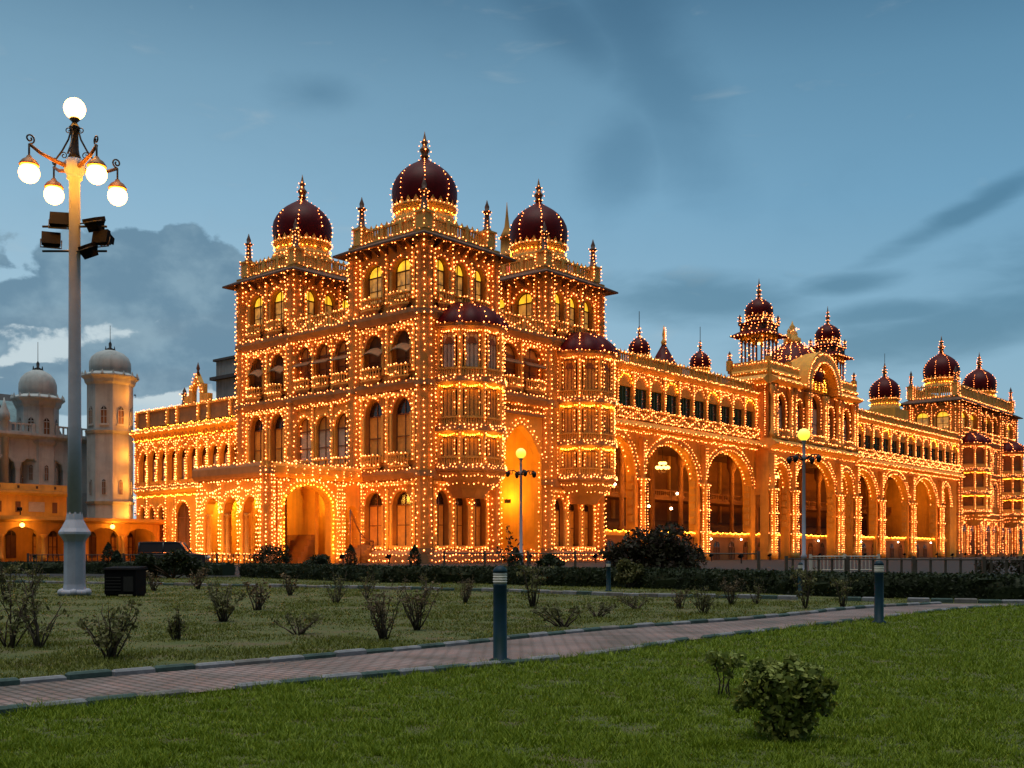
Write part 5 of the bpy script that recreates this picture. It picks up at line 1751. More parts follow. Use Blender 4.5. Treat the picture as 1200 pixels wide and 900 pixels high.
def earth(nt, b):
    t = nt.nodes.new('ShaderNodeTexCoord')
    def nz(s, d=6):
        n = nt.nodes.new('ShaderNodeTexNoise')
        n.inputs['Scale'].default_value = s
        n.inputs['Detail'].default_value = d
        nt.links.new(t.outputs['Object'], n.inputs[0])
        return n.outputs[0]
    def ramp(x, *st):
        r = nt.nodes.new('ShaderNodeValToRGB')
        while len(r.color_ramp.elements) < len(st):
            r.color_ramp.elements.new(0.5)
        for e, (p, c) in zip(r.color_ramp.elements, st):
            e.position, e.color = p, (*c, 1)
        nt.links.new(x, r.inputs[0])
        return r.outputs[0]
    a = ramp(nz(1.3), (0.35, (0.060, 0.082, 0.012)), (0.52, (0.085, 0.098, 0.018)), (0.68, (0.100, 0.082, 0.032)))
    c = ramp(nz(40.0), (0.3, (0.45, 0.45, 0.45)), (0.7, (1.1, 1.1, 1.0)))
    mx = nt.nodes.new('ShaderNodeMix')
    mx.data_type = 'RGBA'
    mx.blend_type = 'MULTIPLY'
    mx.inputs[0].default_value = 1.0
    nt.links.new(a, mx.inputs[6])
    nt.links.new(c, mx.inputs[7])
    nt.links.new(mx.outputs[2], b.inputs['Base Color'])
    b.inputs['Roughness'].default_value = 0.95
    bp = nt.nodes.new('ShaderNodeBump')
    bp.inputs['Strength'].default_value = 0.6
    bp.inputs['Distance'].default_value = 0.04
    nt.links.new(nz(18.0), bp.inputs['Height'])
    nt.links.new(bp.outputs[0], b.inputs['Normal'])

def pavers(nt, b):
    t = nt.nodes.new('ShaderNodeTexCoord')
    mp = nt.nodes.new('ShaderNodeMapping')
    mp.inputs['Rotation'].default_value = (0, 0, math.radians(45))
    nt.links.new(t.outputs['Object'], mp.inputs[0])
    br = nt.nodes.new('ShaderNodeTexBrick')
    br.inputs['Scale'].default_value = 1.0
    br.inputs['Brick Width'].default_value = 0.20
    br.inputs['Row Height'].default_value = 0.10
    br.inputs['Mortar Size'].default_value = 0.016
    br.inputs['Mortar Smooth'].default_value = 0.3
    br.inputs['Color1'].default_value = (0.225, 0.155, 0.14, 1)
    br.inputs['Color2'].default_value = (0.20, 0.175, 0.168, 1)
    br.inputs['Mortar'].default_value = (0.085, 0.07, 0.062, 1)
    nt.links.new(mp.outputs[0], br.inputs[0])
    n = nt.nodes.new('ShaderNodeTexNoise')
    n.inputs['Scale'].default_value = 1.1
    n.inputs['Detail'].default_value = 6
    nt.links.new(t.outputs['Object'], n.inputs[0])
    r = nt.nodes.new('ShaderNodeValToRGB')
    r.color_ramp.elements[0].position, r.color_ramp.elements[0].color = 0.36, (0.50, 0.50, 0.46, 1)
    r.color_ramp.elements[1].position, r.color_ramp.elements[1].color = 0.62, (1.1, 1.0, 1.0, 1)
    nt.links.new(n.outputs[0], r.inputs[0])
    mx = nt.nodes.new('ShaderNodeMix')
    mx.data_type = 'RGBA'
    mx.blend_type = 'MULTIPLY'
    mx.inputs[0].default_value = 1.0
    nt.links.new(br.outputs[0], mx.inputs[6])
    nt.links.new(r.outputs[0], mx.inputs[7])
    nt.links.new(mx.outputs[2], b.inputs['Base Color'])
    b.inputs['Roughness'].default_value = 0.85
    bp = nt.nodes.new('ShaderNodeBump')
    bp.inputs['Strength'].default_value = 0.7
    bp.inputs['Distance'].default_value = 0.02
    bp.invert = True
    nt.links.new(br.outputs['Fac'], bp.inputs['Height'])
    nt.links.new(bp.outputs[0], b.inputs['Normal'])

ground_mat('earth', earth)
ground_mat('pavers', pavers)
mat('forecourt', (0.02, 0.019, 0.018), 0.9, 0.25, 0.8)

g = MB()
g.face([(-900, -300, -0.02), (900, -300, -0.02), (900, 1500, -0.02), (-900, 1500, -0.02)], 'earth')
structure(g, 'ground')

FAR = [ground(x, y) for x, y in ((-500, 852), (0, 803), (300, 778), (550, 755), (700, 738), (900, 725), (1000, 713), (1112, 707))]
NEAR = [ground(x, y) for x, y in ((-500, 890), (0, 835), (160, 818), (450, 790), (700, 768), (800, 750), (1000, 728), (1100, 715), (1170, 710), (1320, 707))]
BACK = [ground(x, y) for x, y in ((-300, 678), (0, 682), (300, 687), (560, 692), (645, 695), (762, 699), (900, 701), (1025, 704), (1137, 706), (1230, 706.5))]

def resample(poly, step):
    P = [Vector((x, y, 0)) for x, y in poly]
    # smooth once with Chaikin so that the kerb bends gently
    for _ in range(2):
        Q = [P[0]]
        for a, b in zip(P, P[1:]):
            Q += [a.lerp(b, 0.25), a.lerp(b, 0.75)]
        P = Q + [P[-1]]
    out, acc = [P[0]], 0.0
    for a, b in zip(P, P[1:]):
        l = (b - a).length
        t = step - acc
        while t <= l:
            out.append(a.lerp(b, t / l))
            t += step
        acc = l - (t - step)
    return out

far_s, near_s, back_s = resample(FAR, 0.42), resample(NEAR, 0.42), resample(BACK, 0.5)
pm_ = MB()
fx, nx = np.array([[p.x, p.y] for p in far_s]), np.array([[p.x, p.y] for p in near_s])
N_ = 60
for i in range(N_):
    q = []
    for t in (i / N_, (i + 1) / N_):
        a, b = far_s[min(int(t * (len(far_s) - 1)), len(far_s) - 1)], near_s[min(int(t * (len(near_s) - 1)), len(near_s) - 1)]
        q.append((a, b))
    (a0, b0), (a1, b1) = q
    pm_.face([(b0.x, b0.y, 0.0), (b1.x, b1.y, 0.0), (a1.x, a1.y, 0.0), (a0.x, a0.y, 0.0)], 'pavers')
structure(pm_, 'path')
fc = MB()
fc.face([(-120, 52, -0.012), (140, 40, -0.012), (260, 260, -0.012), (-160, 220, -0.012)], 'forecourt')
structure(fc, 'forecourt')

rk = random.Random(5)
def kerb(line, name, h=0.075, w=0.13, broken=0.0, phase=0, sink=0.0):
    mb = MB()
    for i, (a, b) in enumerate(zip(line, line[1:])):
        if rk.random() < broken:
            continue
        d = (b - a)
        L = d.length
        d.normalize()
        n = Vector((-d.y, d.x, 0))
        n.normalize()
        a2, b2 = a + d * 0.012, b - d * 0.012
        hh = h * rk.uniform(0.75, 1.1) - sink
        sk = rk.uniform(-0.015, 0.015)
        m = 'kerb_white' if (i + phase) % 2 else 'kerb_green'
        if rk.random() < 0.12:
            m = 'kerb_grey'
        c = 0.02
        v = []
        for z, ww in ((-0.05, w / 2), (hh - c, w / 2), (hh, w / 2 - c)):
            for p, s in ((a2, -1), (b2, -1), (b2, 1), (a2, 1)):
                e = (0.0 if z < hh - 1e-6 else c) * (1 if p is a2 else -1)
                q = p + n * (s * ww + sk) + d * e
                v.append((q.x, q.y, z))
        mb.mesh(v, [(0, 1, 5, 4), (1, 2, 6, 5), (2, 3, 7, 6), (3, 0, 4, 7), (4, 5, 9, 8), (5, 6, 10, 9), (6, 7, 11, 10), (7, 4, 8, 11), (8, 9, 10, 11)], m)
    return structure(mb, name)

kerb(far_s, 'kerb', 0.06, 0.095, 0.03)
kerb(near_s, 'kerb', 0.042, 0.09, 0.16, 1)
kerb(back_s, 'kerb', 0.085, 0.11, 0.12)

# ------------------------------------------------------------------ grass: uncountable blades, one object to each lawn
def edge_y(line, x):
    return np.interp(x, [p.x for p in line], [p.y for p in line])

def blades(name, pts, h, w, material, seed, label):
    rng = np.random.default_rng(seed)
    n = len(pts)
    ang = rng.uniform(0, 2 * np.pi, n)
    hh = h * rng.uniform(0.5, 1.25, n)
    ww = w * rng.uniform(0.7, 1.3, n)
    lean = rng.normal(0, 0.55, (n, 2)) * hh[:, None]
    ca_, sa_ = np.cos(ang) * ww, np.sin(ang) * ww
    v = np.zeros((n, 3, 3), np.float32)
    v[:, 0] = np.stack([pts[:, 0] - ca_, pts[:, 1] - sa_, pts[:, 2]], 1)
    v[:, 1] = np.stack([pts[:, 0] + ca_, pts[:, 1] + sa_, pts[:, 2]], 1)
    v[:, 2] = np.stack([pts[:, 0] + lean[:, 0], pts[:, 1] + lean[:, 1], pts[:, 2] + hh], 1)
    me = bpy.data.meshes.new(name)
    me.vertices.add(n * 3)
    me.vertices.foreach_set('co', v.reshape(-1))
    me.loops.add(n * 3)
    me.loops.foreach_set('vertex_index', np.arange(n * 3, dtype=np.int32))
    me.polygons.add(n)
    me.polygons.foreach_set('loop_start', np.arange(0, n * 3, 3, dtype=np.int32))
    me.polygons.foreach_set('loop_total', np.full(n, 3, dtype=np.int32))
    me.materials.append(MATS[material])
    me.update()
    me.validate()
    o = bpy.data.objects.new(name, me)
    COL.objects.link(o)
    o['kind'] = 'stuff'
    tag(o, label, 'grass')
    return o

def value_noise(x, y, s, seed):
    rng = np.random.default_rng(seed)
    g_ = rng.random((64, 64))
    u, v = x * s, y * s
    i, j = np.floor(u).astype(int), np.floor(v).astype(int)
    fu, fv = u - i, v - j
    fu, fv = fu * fu * (3 - 2 * fu), fv * fv * (3 - 2 * fv)
    a, b = g_[i % 64, j % 64], g_[(i + 1) % 64, j % 64]
    c, d = g_[i % 64, (j + 1) % 64], g_[(i + 1) % 64, (j + 1) % 64]
    return (a * (1 - fu) + b * fu) * (1 - fv) + (c * (1 - fu) + d * fu) * fv

def scatter(rng, n, y0, y1, side):
    """points with a density that falls off with distance, inside the view and a margin"""
    y = y0 * (y1 / y0) ** rng.random(n)
    x = rng.uniform(-0.62, 0.62, n) * y
    return x, y

rng = np.random.default_rng(3)
x, y = scatter(rng, 760000, 4.6, 24.0, 0)
over = np.where(x > -3.0, 0.16, 0.03) * value_noise(x, y, 2.6, 8)
ok = y < edge_y(near_s, x) - 0.07 + over
x, y = x[ok], y[ok]
tuft = value_noise(x, y, 5.0, 1) * 0.45 + value_noise(x * 0.7, y * 1.6, 11.0, 2) * 0.55
patch = value_noise(x, y, 0.8, 14)
keep = rng.random(len(x)) < np.clip((tuft - 0.08) * 2.2, 0.32, 1)
x, y, tuft, patch = x[keep], y[keep], tuft[keep], patch[keep]
pts = np.stack([x, y, np.full(len(x), -0.02)], 1)
edge = np.clip(1 - (edge_y(near_s, x) - y) / 0.30, 0, 1)
blades('lawn_grass', pts, (0.012 + 0.085 * tuft ** 2.2 + 0.05 * edge * (0.4 + patch)) * (0.8 + y * 0.015), 0.0032 * (0.6 + y * 0.11), 'grass_lawn', 4, 'short bright green grass of the front lawn below the path')
x, y = scatter(rng, 420000, 8.5, 50.0, 0)
ok = (y > edge_y(far_s, x) + 0.08) & ((x < far_s[-1].x) | (y > edge_y(back_s, x) + 0.1)) & (y < np.interp(x, [-30, -11.4, -4.8, -1.5, 5.2, 8.7, 12.1, 18], [55, 48, 40, 39, 32.9, 27.3, 25.4, 23]))
ok &= np.abs(y - edge_y(back_s, x)) > 0.12
x, y = x[ok], y[ok]
t2 = value_noise(x, y, 0.9, 5) * 0.55 + value_noise(x, y, 3.1, 6) * 0.45
keep = rng.random(len(x)) < np.clip((t2 - 0.26) * 2.2, 0.04, 1)
x, y, t2 = x[keep], y[keep], t2[keep]
pts = np.stack([x, y, np.full(len(x), -0.02)], 1)
blades('garden_grass', pts, (0.016 + 0.05 * t2 ** 1.6) * (0.8 + y * 0.012), 0.004 * (0.6 + y * 0.09), 'grass_garden', 7, 'thin dull olive grass of the rose garden beyond the path')

# ------------------------------------------------------------------ foliage helpers
def leaf_mesh(name, centres, size, material, seed, parent=None, flat=0.0, aspect=0.55, up=None):
    r = np.random.default_rng(seed)
    n = len(centres)
    C = np.asarray(centres, np.float32)
    a = r.normal(size=(n, 3))
    a[:, 2] *= (1 - flat)
    a /= np.linalg.norm(a, axis=1)[:, None]
    b = r.normal(size=(n, 3))
    b -= a * (a * b).sum(1)[:, None]
    b /= np.linalg.norm(b, axis=1)[:, None]
    s = (size * r.uniform(0.6, 1.3, n))[:, None]
    v = np.stack([C - a * s, C + b * s * aspect - a * s * 0.1, C + a * s, C - b * s * aspect - a * s * 0.1], 1).astype(np.float32)
    me = bpy.data.meshes.new(name)
    me.vertices.add(n * 4)
    me.vertices.foreach_set('co', v.reshape(-1))
    me.loops.add(n * 4)
    me.loops.foreach_set('vertex_index', np.arange(n * 4, dtype=np.int32))
    me.polygons.add(n)
    me.polygons.foreach_set('loop_start', np.arange(0, n * 4, 4, dtype=np.int32))
    me.polygons.foreach_set('loop_total', np.full(n, 4, dtype=np.int32))
    me.materials.append(MATS[material])
    me.update()
    me.validate()
    o = bpy.data.objects.new(name, me)
    COL.objects.link(o)
    if parent is not None:
        o.parent = parent
    return o

def clump_points(r, n, blobs):
    """points in a set of ellipsoids, thicker towards their skins"""
    w = np.array([b[3] * b[4] * b[5] for b in blobs]) ** 0.67
    k = r.choice(len(blobs), n, p=w / w.sum())
    d = r.normal(size=(n, 3))
    d /= np.linalg.norm(d, axis=1)[:, None]
    rad = r.random(n) ** 0.38
    B = np.array(blobs)
    return B[k, :3] + d * rad[:, None] * B[k, 3:6]

# ------------------------------------------------------------------ hedges
def hedge(line, h, depth, label, seed, n):
    r = np.random.default_rng(seed)
    P = np.array(line)
    seg = np.linalg.norm(np.diff(P, axis=0), axis=1)
    cum = np.concatenate([[0], np.cumsum(seg)])
    base = P.mean(0)
    root = thing('hedge', label, 'hedge', (base[0], base[1], 0), 0, 'low clipped hedges before the palace')
    mb = MB()
    m = int(cum[-1] / 0.5)
    ring = []
    for i in range(m + 1):
        t = cum[-1] * i / m
        c = np.array([np.interp(t, cum, P[:, 0]), np.interp(t, cum, P[:, 1])])
        k = min(np.searchsorted(cum, t, 'right') - 1, len(seg) - 1)
        d = (P[k + 1] - P[k]) / seg[k]
        nn = np.array([-d[1], d[0]])
        j = lambda s: r.normal(0, s)
        row = []
        for o, z in ((-0.46, -0.02), (-0.5, h * 0.5), (-0.42, h * 0.93), (0.0, h), (0.42, h * 0.93), (0.5, h * 0.5), (0.46, -0.02)):
            q = c + nn * (o * depth + j(0.03)) - base
            row.append((q[0], q[1], z + j(0.025) * (z > 0)))
        ring.append(row)
    vs = [p for row in ring for p in row]
    k = 7
    fs = [(i * k + q, i * k + q + 1, (i + 1) * k + q + 1, (i + 1) * k + q) for i in range(m) for q in range(k - 1)]
    fs += [tuple(range(k)), tuple(m * k + q for q in range(k - 1, -1, -1))]
    mb.mesh(vs, fs, 'leaf_hedge')
    mb.build('branches', root)
    t = r.random(n) * cum[-1]
    c = np.stack([np.interp(t, cum, P[:, 0]), np.interp(t, cum, P[:, 1])], 1)
    kk = np.clip(np.searchsorted(cum, t, 'right') - 1, 0, len(seg) - 1)
    d = (np.diff(P, axis=0) / seg[:, None])[kk]
    nn = np.stack([-d[:, 1], d[:, 0]], 1)
    top = r.random(n) < 0.5
    o = np.where(top, r.uniform(-0.5, 0.5, n), np.where(r.random(n) < 0.5, -0.52, 0.52)) * depth
    z = np.where(top, h * 0.98, r.uniform(0.02, h, n)) + r.normal(0, 0.03, n)
    q = c + nn * o[:, None] - base
    leaf_mesh('leaves', np.stack([q[:, 0], q[:, 1], z], 1), 0.055, 'leaf_hedge', seed + 1, root)
    return root

hedge([(-11.9, 48.6), (-4.8, 40.3), (-1.5, 39.3), (5.2, 33.2), (8.7, 27.7), (12.1, 25.7), (17.0, 23.8)], 0.56, 0.9, 'long low dark clipped hedge running from the palace porch to the right edge', 21, 26000)
hedge([(-36.0, 57.0), (-22.0, 56.0), (-13.6, 51.5)], 0.56, 0.9, 'dark clipped hedge behind the big street lamp at the far left', 23, 9000)

# ------------------------------------------------------------------ bushes
def bush_object(name, label, cat, loc, blobs, leaf, size, n, seed, stems=5, group=None, tip=None, tip_n=0, h=1.0, stem_r=0.02):
    r = np.random.default_rng(seed)
    root = thing(name, label, cat, loc, 0, group)
    st = MB()
    for k in range(stems):
        a = r.uniform(0, 2 * math.pi)
        b = blobs[k % len(blobs)]
        st.tube([(0.05 * math.cos(a), 0.05 * math.sin(a), -0.05), (b[0] * 0.35, b[1] * 0.35, b[2] * 0.4), (b[0] * 0.8, b[1] * 0.8, b[2] * 0.8), (b[0], b[1], b[2] + b[5] * 0.3)],
                [stem_r, stem_r * 0.8, stem_r * 0.55, stem_r * 0.25], 'bark', 5)
    st.build('stems', root)
    pts = clump_points(r, n, blobs)
    pts = pts[pts[:, 2] > 0.01]
    leaf_mesh('leaves', pts, size, leaf, seed + 1, root)
    if tip:  # paler leaves over the top of the clump
        pts = clump_points(r, tip_n * 5, blobs)
        zt = np.quantile(pts[:, 2], 0.78)
        pts = pts[pts[:, 2] > zt][:tip_n]
        pts[:, 2] += size * 0.6
        leaf_mesh('top_leaves', pts, size * 1.1, tip, seed + 2, root, 0.3)
    return root

def rblobs(seed, n, w, d, h, lo=0.35, hi=1.0, s=0.33):
    r = random.Random(seed)
    out = []
    for k in range(n):
        a = r.uniform(0, 2 * math.pi)
        q = math.sqrt(r.random())
        z = h * r.uniform(lo, hi - s * 0.5)
        f = 1 - 0.45 * max(0.0, z / h - 0.55) / 0.45
        out.append((w * 0.5 * q * f * math.cos(a), d * 0.5 * q * f * math.sin(a), z, w * s * r.uniform(0.55, 1), d * s * r.uniform(0.55, 1), h * s * r.uniform(0.5, 0.9)))
    return out

# the round bush on the front lawn
bz = 6.62
bx = (918 - 600) / FPX * bz
B1 = [(0, 0, 0.27, 0.20, 0.19, 0.17), (-0.13, 0.02, 0.31, 0.13, 0.14, 0.14), (0.14, 0, 0.30, 0.14, 0.14, 0.13), (0.02, -0.05, 0.38, 0.16, 0.15, 0.10), (-0.09, 0.05, 0.40, 0.12, 0.12, 0.09),
      (0.11, 0.04, 0.39, 0.12, 0.12, 0.09), (0.22, -0.02, 0.31, 0.08, 0.09, 0.09), (-0.22, 0, 0.30, 0.08, 0.09, 0.09), (0, -0.05, 0.12, 0.15, 0.14, 0.12), (0.1, -0.04, 0.14, 0.1, 0.1, 0.1), (-0.27, 0.02, 0.24, 0.05, 0.05, 0.06), (0.27, 0.0, 0.22, 0.05, 0.05, 0.07), (0.05, 0.0, 0.48, 0.05, 0.05, 0.04), (-0.16, 0.0, 0.46, 0.05, 0.05, 0.04), (0.2, 0.0, 0.42, 0.05, 0.05, 0.04), (-0.14, -0.05, 0.10, 0.05, 0.05, 0.06), (0.27, -0.05, 0.34, 0.05, 0.05, 0.05)]
bush_object('bush', 'dense round leafy bush alone on the front lawn', 'bush', (bx, bz, -0.02), B1, 'leaf_bush', 0.027, 3000, 31, 9, None, 'leaf_tip', 520, 0.5, 0.012)
sx, sz = (848 - 600) / FPX * 8.6, 8.6
bush_object('sapling', 'small pale green sapling just behind the round lawn bush', 'sapling', (sx, sz, -0.02), [(0, 0, 0.26, 0.10, 0.09, 0.07), (-0.08, 0, 0.31, 0.09, 0.08, 0.05), (0.10, 0, 0.29, 0.09, 0.08, 0.05), (0.05, 0, 0.17, 0.05, 0.05, 0.05)],
            'leaf_bush', 0.03, 170, 35, 4, None, 'leaf_tip', 40, 0.3, 0.008)

# big dark shrub in front of the arcade, and its smaller fellows
bush_object('shrub', 'large dark mounded shrub in front of the arcade', 'shrub', (4.95, 37.2, -0.02), rblobs(41, 10, 3.2, 2.2, 1.9, 0.2, 0.9, 0.26) + [(-1.15, 0, 0.8, 0.6, 0.7, 0.65), (1.2, 0, 0.85, 0.6, 0.7, 0.65), (0, 0, 1.15, 0.95, 0.9, 0.85), (0.55, 0, 1.55, 0.75, 0.8, 0.62), (-0.45, 0, 1.4, 0.75, 0.8, 0.62), (0.1, -0.2, 0.5, 1.2, 0.9, 0.5)], 'leaf_dark', 0.085, 7000, 42, 10, None, None, 0, 2.2, 0.05)
bush_object('shrub', 'low dark spreading shrub in front of the parked car', 'shrub', (-14.6, 46.2, -0.02), rblobs(43, 10, 2.8, 1.8, 1.25, 0.2, 1.0, 0.28), 'leaf_hedge', 0.08, 3200, 44, 8, None, None, 0, 1.2, 0.04)
for x, y, w, h, seed, leaf, label in (
        (322, 62.0, 2.0, 1.5, 51, 'leaf_hedge', 'dark leafy shrub at the foot of the porch corner'),
        (640, 52.0, 1.5, 1.05, 52, 'leaf_hedge', 'low dark shrub at the foot of the glowing portal'),
        (378, 60.0, 1.7, 1.0, 53, 'leaf_hedge', 'low dark shrub before the arched porch opening'),
        (1190, 36.0, 2.0, 1.3, 54, 'leaf_dark', 'dark shrub behind the hedge at the right edge'),
        (738, 33.6, 0.9, 1.0, 55, 'leaf_rose', 'loose olive shrub leaning on the hedge below the big dark shrub')):
    bush_object('shrub', label, 'shrub', ((x - 600) / FPX * y, y, -0.02), rblobs(seed, 8, w, w * 0.8, h, 0.25, 1.0, 0.3), leaf, 0.07, 1500, seed + 100, 6, None, None, 0, h, 0.03)

def conifer(x, z, h, w, seed, label):
    r = np.random.default_rng(seed)
    root = thing('conifer', label, 'conifer', ((x - 600) / FPX * z, z, -0.02), 0, 'small clipped conifers by the palace')
    t = MB()
    t.tube([(0, 0, 0), (0, 0, h * 0.95)], [0.04, 0.01], 'bark', 6)
    t.build('trunk', root)
    n = 1300
    zz = r.random(n) ** 0.8
    a = r.random(n) * 2 * math.pi
    tier = 0.72 + 0.28 * np.abs(np.sin(zz * 11 + np.cos(a * 3)))
    rad = w * 0.5 * np.clip(np.sin(np.pi * (0.12 + 0.88 * zz)) ** 0.8, 0, 1) * tier * np.sqrt(r.random(n) * 0.6 + 0.4)
    leaf_mesh('foliage', np.stack([rad * np.cos(a), rad * np.sin(a), 0.05 + zz * h], 1), 0.07, 'leaf_conifer', seed + 1, root, 0.0, 0.35)

conifer(127, 55.2, 1.55, 0.75, 61, 'small dark conifer before the veranda, right of the big lamp')
conifer(137, 55.0, 1.15, 0.7, 62, 'shorter bushy conifer beside the veranda conifer')
conifer(411, 63.0, 1.5, 0.8, 63, 'small dark conifer right of the porch')
conifer(486, 60.0, 1.45, 0.8, 64, 'small dark conifer under the tallest tower')
conifer(604, 54.0, 1.3, 0.9, 65, 'round dark conifer left of the thin portal lamp')

# sapling with few leaves in front of the portal
tr = thing('sapling', 'spindly bare sapling with a few big leaves in front of the portal', 'sapling', ((596 - 600) / FPX * 48, 48, -0.02))
tb = MB()
for px_, pts in ((0, [(0, 0, 0), (-0.05, 0, 0.8), (0.02, 0, 1.5), (-0.03, 0, 2.2)]), (1, [(-0.02, 0, 0.7), (-0.3, 0.05, 1.0), (-0.42, 0.05, 1.25)]), (2, [(0, 0, 1.0), (0.3, 0, 1.2), (0.5, 0, 1.6)])):
    tb.tube(pts, [0.03, 0.022, 0.016, 0.01][:len(pts)], 'bark', 5)
tb.build('trunk', tr)
rr_ = np.random.default_rng(70)
lp = [np.array(p) + rr_.normal(0, 0.11, 3) for p in ((-0.03, 0, 2.2), (0, 0, 1.9), (-0.42, 0, 1.25), (0.5, 0, 1.6), (-0.02, 0, 1.6), (0.28, 0, 1.25), (-0.3, 0, 1.0), (0, 0, 1.3)) for _ in range(7)]
leaf_mesh('leaves', lp, 0.10, 'leaf_dark', 71, tr)

# ------------------------------------------------------------------ rose bushes of the garden
def rose_variant(seed, w, h, nst, leaves, leaf='leaf_rose', size=0.026, twigs=3):
    r = random.Random(seed)
    st = MB()
    pts = []
    for k in range(nst):
        a = r.uniform(0, 2 * math.pi)
        reach = w * 0.5 * r.uniform(0.25, 1.0)
        hh = h * r.uniform(0.55, 1.0)
        b = (r.uniform(-0.04, 0.04), r.uniform(-0.04, 0.04), -0.03)
        line = [b]
        for q in range(1, 6):
            t = q / 5
            line.append((b[0] + reach * t ** 0.8 * math.cos(a) + r.uniform(-0.02, 0.02), b[1] + reach * t ** 0.8 * math.sin(a) + r.uniform(-0.02, 0.02), hh * t ** 0.85))
        st.tube(line, [0.011, 0.010, 0.008, 0.007, 0.005, 0.003], 'bark', 4)
        for q in range(twigs):
            i = r.randint(2, 5)
            p = Vector(line[i - 1]).lerp(Vector(line[i]), r.random())
            e = p + Vector((r.uniform(-1, 1), r.uniform(-1, 1), r.uniform(0.1, 0.9))) * h * 0.18
            st.tube([tuple(p), tuple(e)], [0.005, 0.0025], 'bark', 3)
            for _ in range(max(1, leaves // (nst * twigs))):
                c = p.lerp(e, r.uniform(0.3, 1.1))
                pts.append((c.x + r.gauss(0, 0.03), c.y + r.gauss(0, 0.03), c.z + r.gauss(0, 0.03)))
    root = thing('rose_bush', '', 'rose bush', (0, 0, 0), 0, 'rose bushes planted over the garden lawn')
    st.build('stems', root)
    if pts:
        leaf_mesh('leaves', pts, size, leaf, seed + 1, root)
    return root

V_ = {'bare': rose_variant(80, 0.6, 0.66, 10, 220), 'leafy': rose_variant(82, 0.80, 0.58, 15, 620, 'leaf_rose', 0.026), 'column': rose_variant(84, 0.16, 0.36, 8, 260),
      'twiggy': rose_variant(86, 0.7, 0.75, 16, 420, 'leaf_dry', 0.024), 'low': rose_variant(88, 0.8, 0.28, 12, 260), 'dark': rose_variant(90, 0.65, 0.85, 12, 380, 'leaf_rose', 0.034),
      'dry': rose_variant(92, 0.5, 0.42, 9, 150, 'leaf_dry', 0.03)}
H0 = {'bare': 0.62, 'leafy': 0.56, 'column': 0.36, 'twiggy': 0.75, 'low': 0.28, 'dark': 0.85, 'dry': 0.42}
used = set()
ROSES = (
    ('bare', 12, 757, 78, 'bare straggly rose bush cut by the left edge of the photo'),
    ('bare', 45, 757, 66, 'thin open rose bush second from the left edge'),
    ('leafy', 130, 770, 66, 'largest leafy rose bush, left of centre near the path kerb'),
    ('column', 208, 748, 36, 'narrow upright little rose bush right of the large leafy one'),
    ('leafy', 262, 727, 46, 'rounded leafy rose bush in line with the left tower'),
    ('dry', 302, 714, 36, 'small brownish rose bush below the porch corner'),
    ('low', 350, 742, 26, 'low sprawling rose bush close to the kerb below the porch'),
    ('twiggy', 450, 749, 66, 'tall twiggy rose bush, left one of the pair before the tallest tower'),
    ('twiggy', 488, 737, 62, 'tall twiggy rose bush, right one of the pair before the tallest tower'),
    ('bare', 394, 706, 36, 'bare rose bush in the middle lawn below the porch arch'),
    ('dark', 625, 711, 52, 'dark upright rose bush just right of the blue bollard'),
    ('low', 660, 733, 28, 'low dark rose bush right of the blue bollard'),
    ('dark', 6, 703, 44, 'dark rose bush behind the left edge bushes'),
    ('bare', 36, 700, 40, 'thin rose bush left of the big lamp base'),
    ('leafy', 824, 718, 32, 'leafy rose bush beyond the path below the big dark shrub'),
    ('dry', 797, 712, 24, 'small dry rose bush left of the one below the dark shrub'),
    ('dark', 944, 712, 48, 'dark rose bush below the yellow globe lamp'),
    ('bare', 886, 707, 26, 'thin rose bush near the far kerb, left of the yellow lamp'),
    ('twiggy', 857, 708, 34, 'twiggy rose bush near the far kerb under the second arch'),
    ('dark', 988, 712, 36, 'dark rose bush just left of the right-hand bollard'),
    ('dry', 180, 692, 24, 'reddish dry rose bush right of the black box'),
    ('dry', 232, 690, 26, 'dry rose bush below the parked car'),
    ('bare', 430, 700, 30, 'small bare rose bush near the hedge, under the tallest tower'),
    ('twiggy', 545, 706, 32, 'small twiggy rose bush left of the blue bollard'),
    ('bare', 500, 695, 24, 'tiny rose bush close to the hedge under the tallest tower'),
    ('low', 745, 713, 18, 'low rose bush in the lawn below the arcade end'),
    ('low', 700, 722, 18, 'very low rose bush in the open lawn right of the bollard'),
    ('dry', 340, 697, 26, 'small brown rose bush beside the gap in the hedge'),
)
for kind, px_, py_, hpx, label in ROSES:
    X_, Y_ = ground(px_, py_)
    s = hpx * Y_ / FPX / H0[kind]
    rz = (px_ * 7.3) % 6.28
    src = V_[kind]
    if kind in used:
        copy_thing(src, (X_, Y_, -0.02), rz, label, s)
    else:
        used.add(kind)
        src.location, src.rotation_euler, src.scale, src['label'] = (X_, Y_, -0.02), (0, 0, rz), (s, s, s), label

# ------------------------------------------------------------------ bollards
def bollard():
    root = thing('bollard', '', 'bollard', (0, 0, 0), 0, 'dark painted bollard lights along the path')
    p = MB()
    p.lathe(0, 0, [(0.115, -0.05), (0.115, 0.02), (0.075, 0.04), (0.072, 0.80), (0.076, 0.815)], 'bollard_blue', 20)
    p.build('post', root)
    hd = MB()
    hd.lathe(0, 0, [(0.070, 0.815), (0.070, 0.93), (0.072, 0.935)], 'bollard_head', 20)
    for k in range(4):
        hd.lathe(0, 0, [(0.074, 0.83 + k * 0.027), (0.076, 0.838 + k * 0.027), (0.074, 0.846 + k * 0.027)], 'bollard_head', 20)
    hd.build('lamp_head', root)
    c = MB()
    c.lathe(0, 0, [(0.078, 0.935), (0.078, 0.955), (0.06, 0.985), (0.03, 1.005), (0.005, 1.01)], 'bollard_blue', 20)
    c.build('cap', root)
    return root

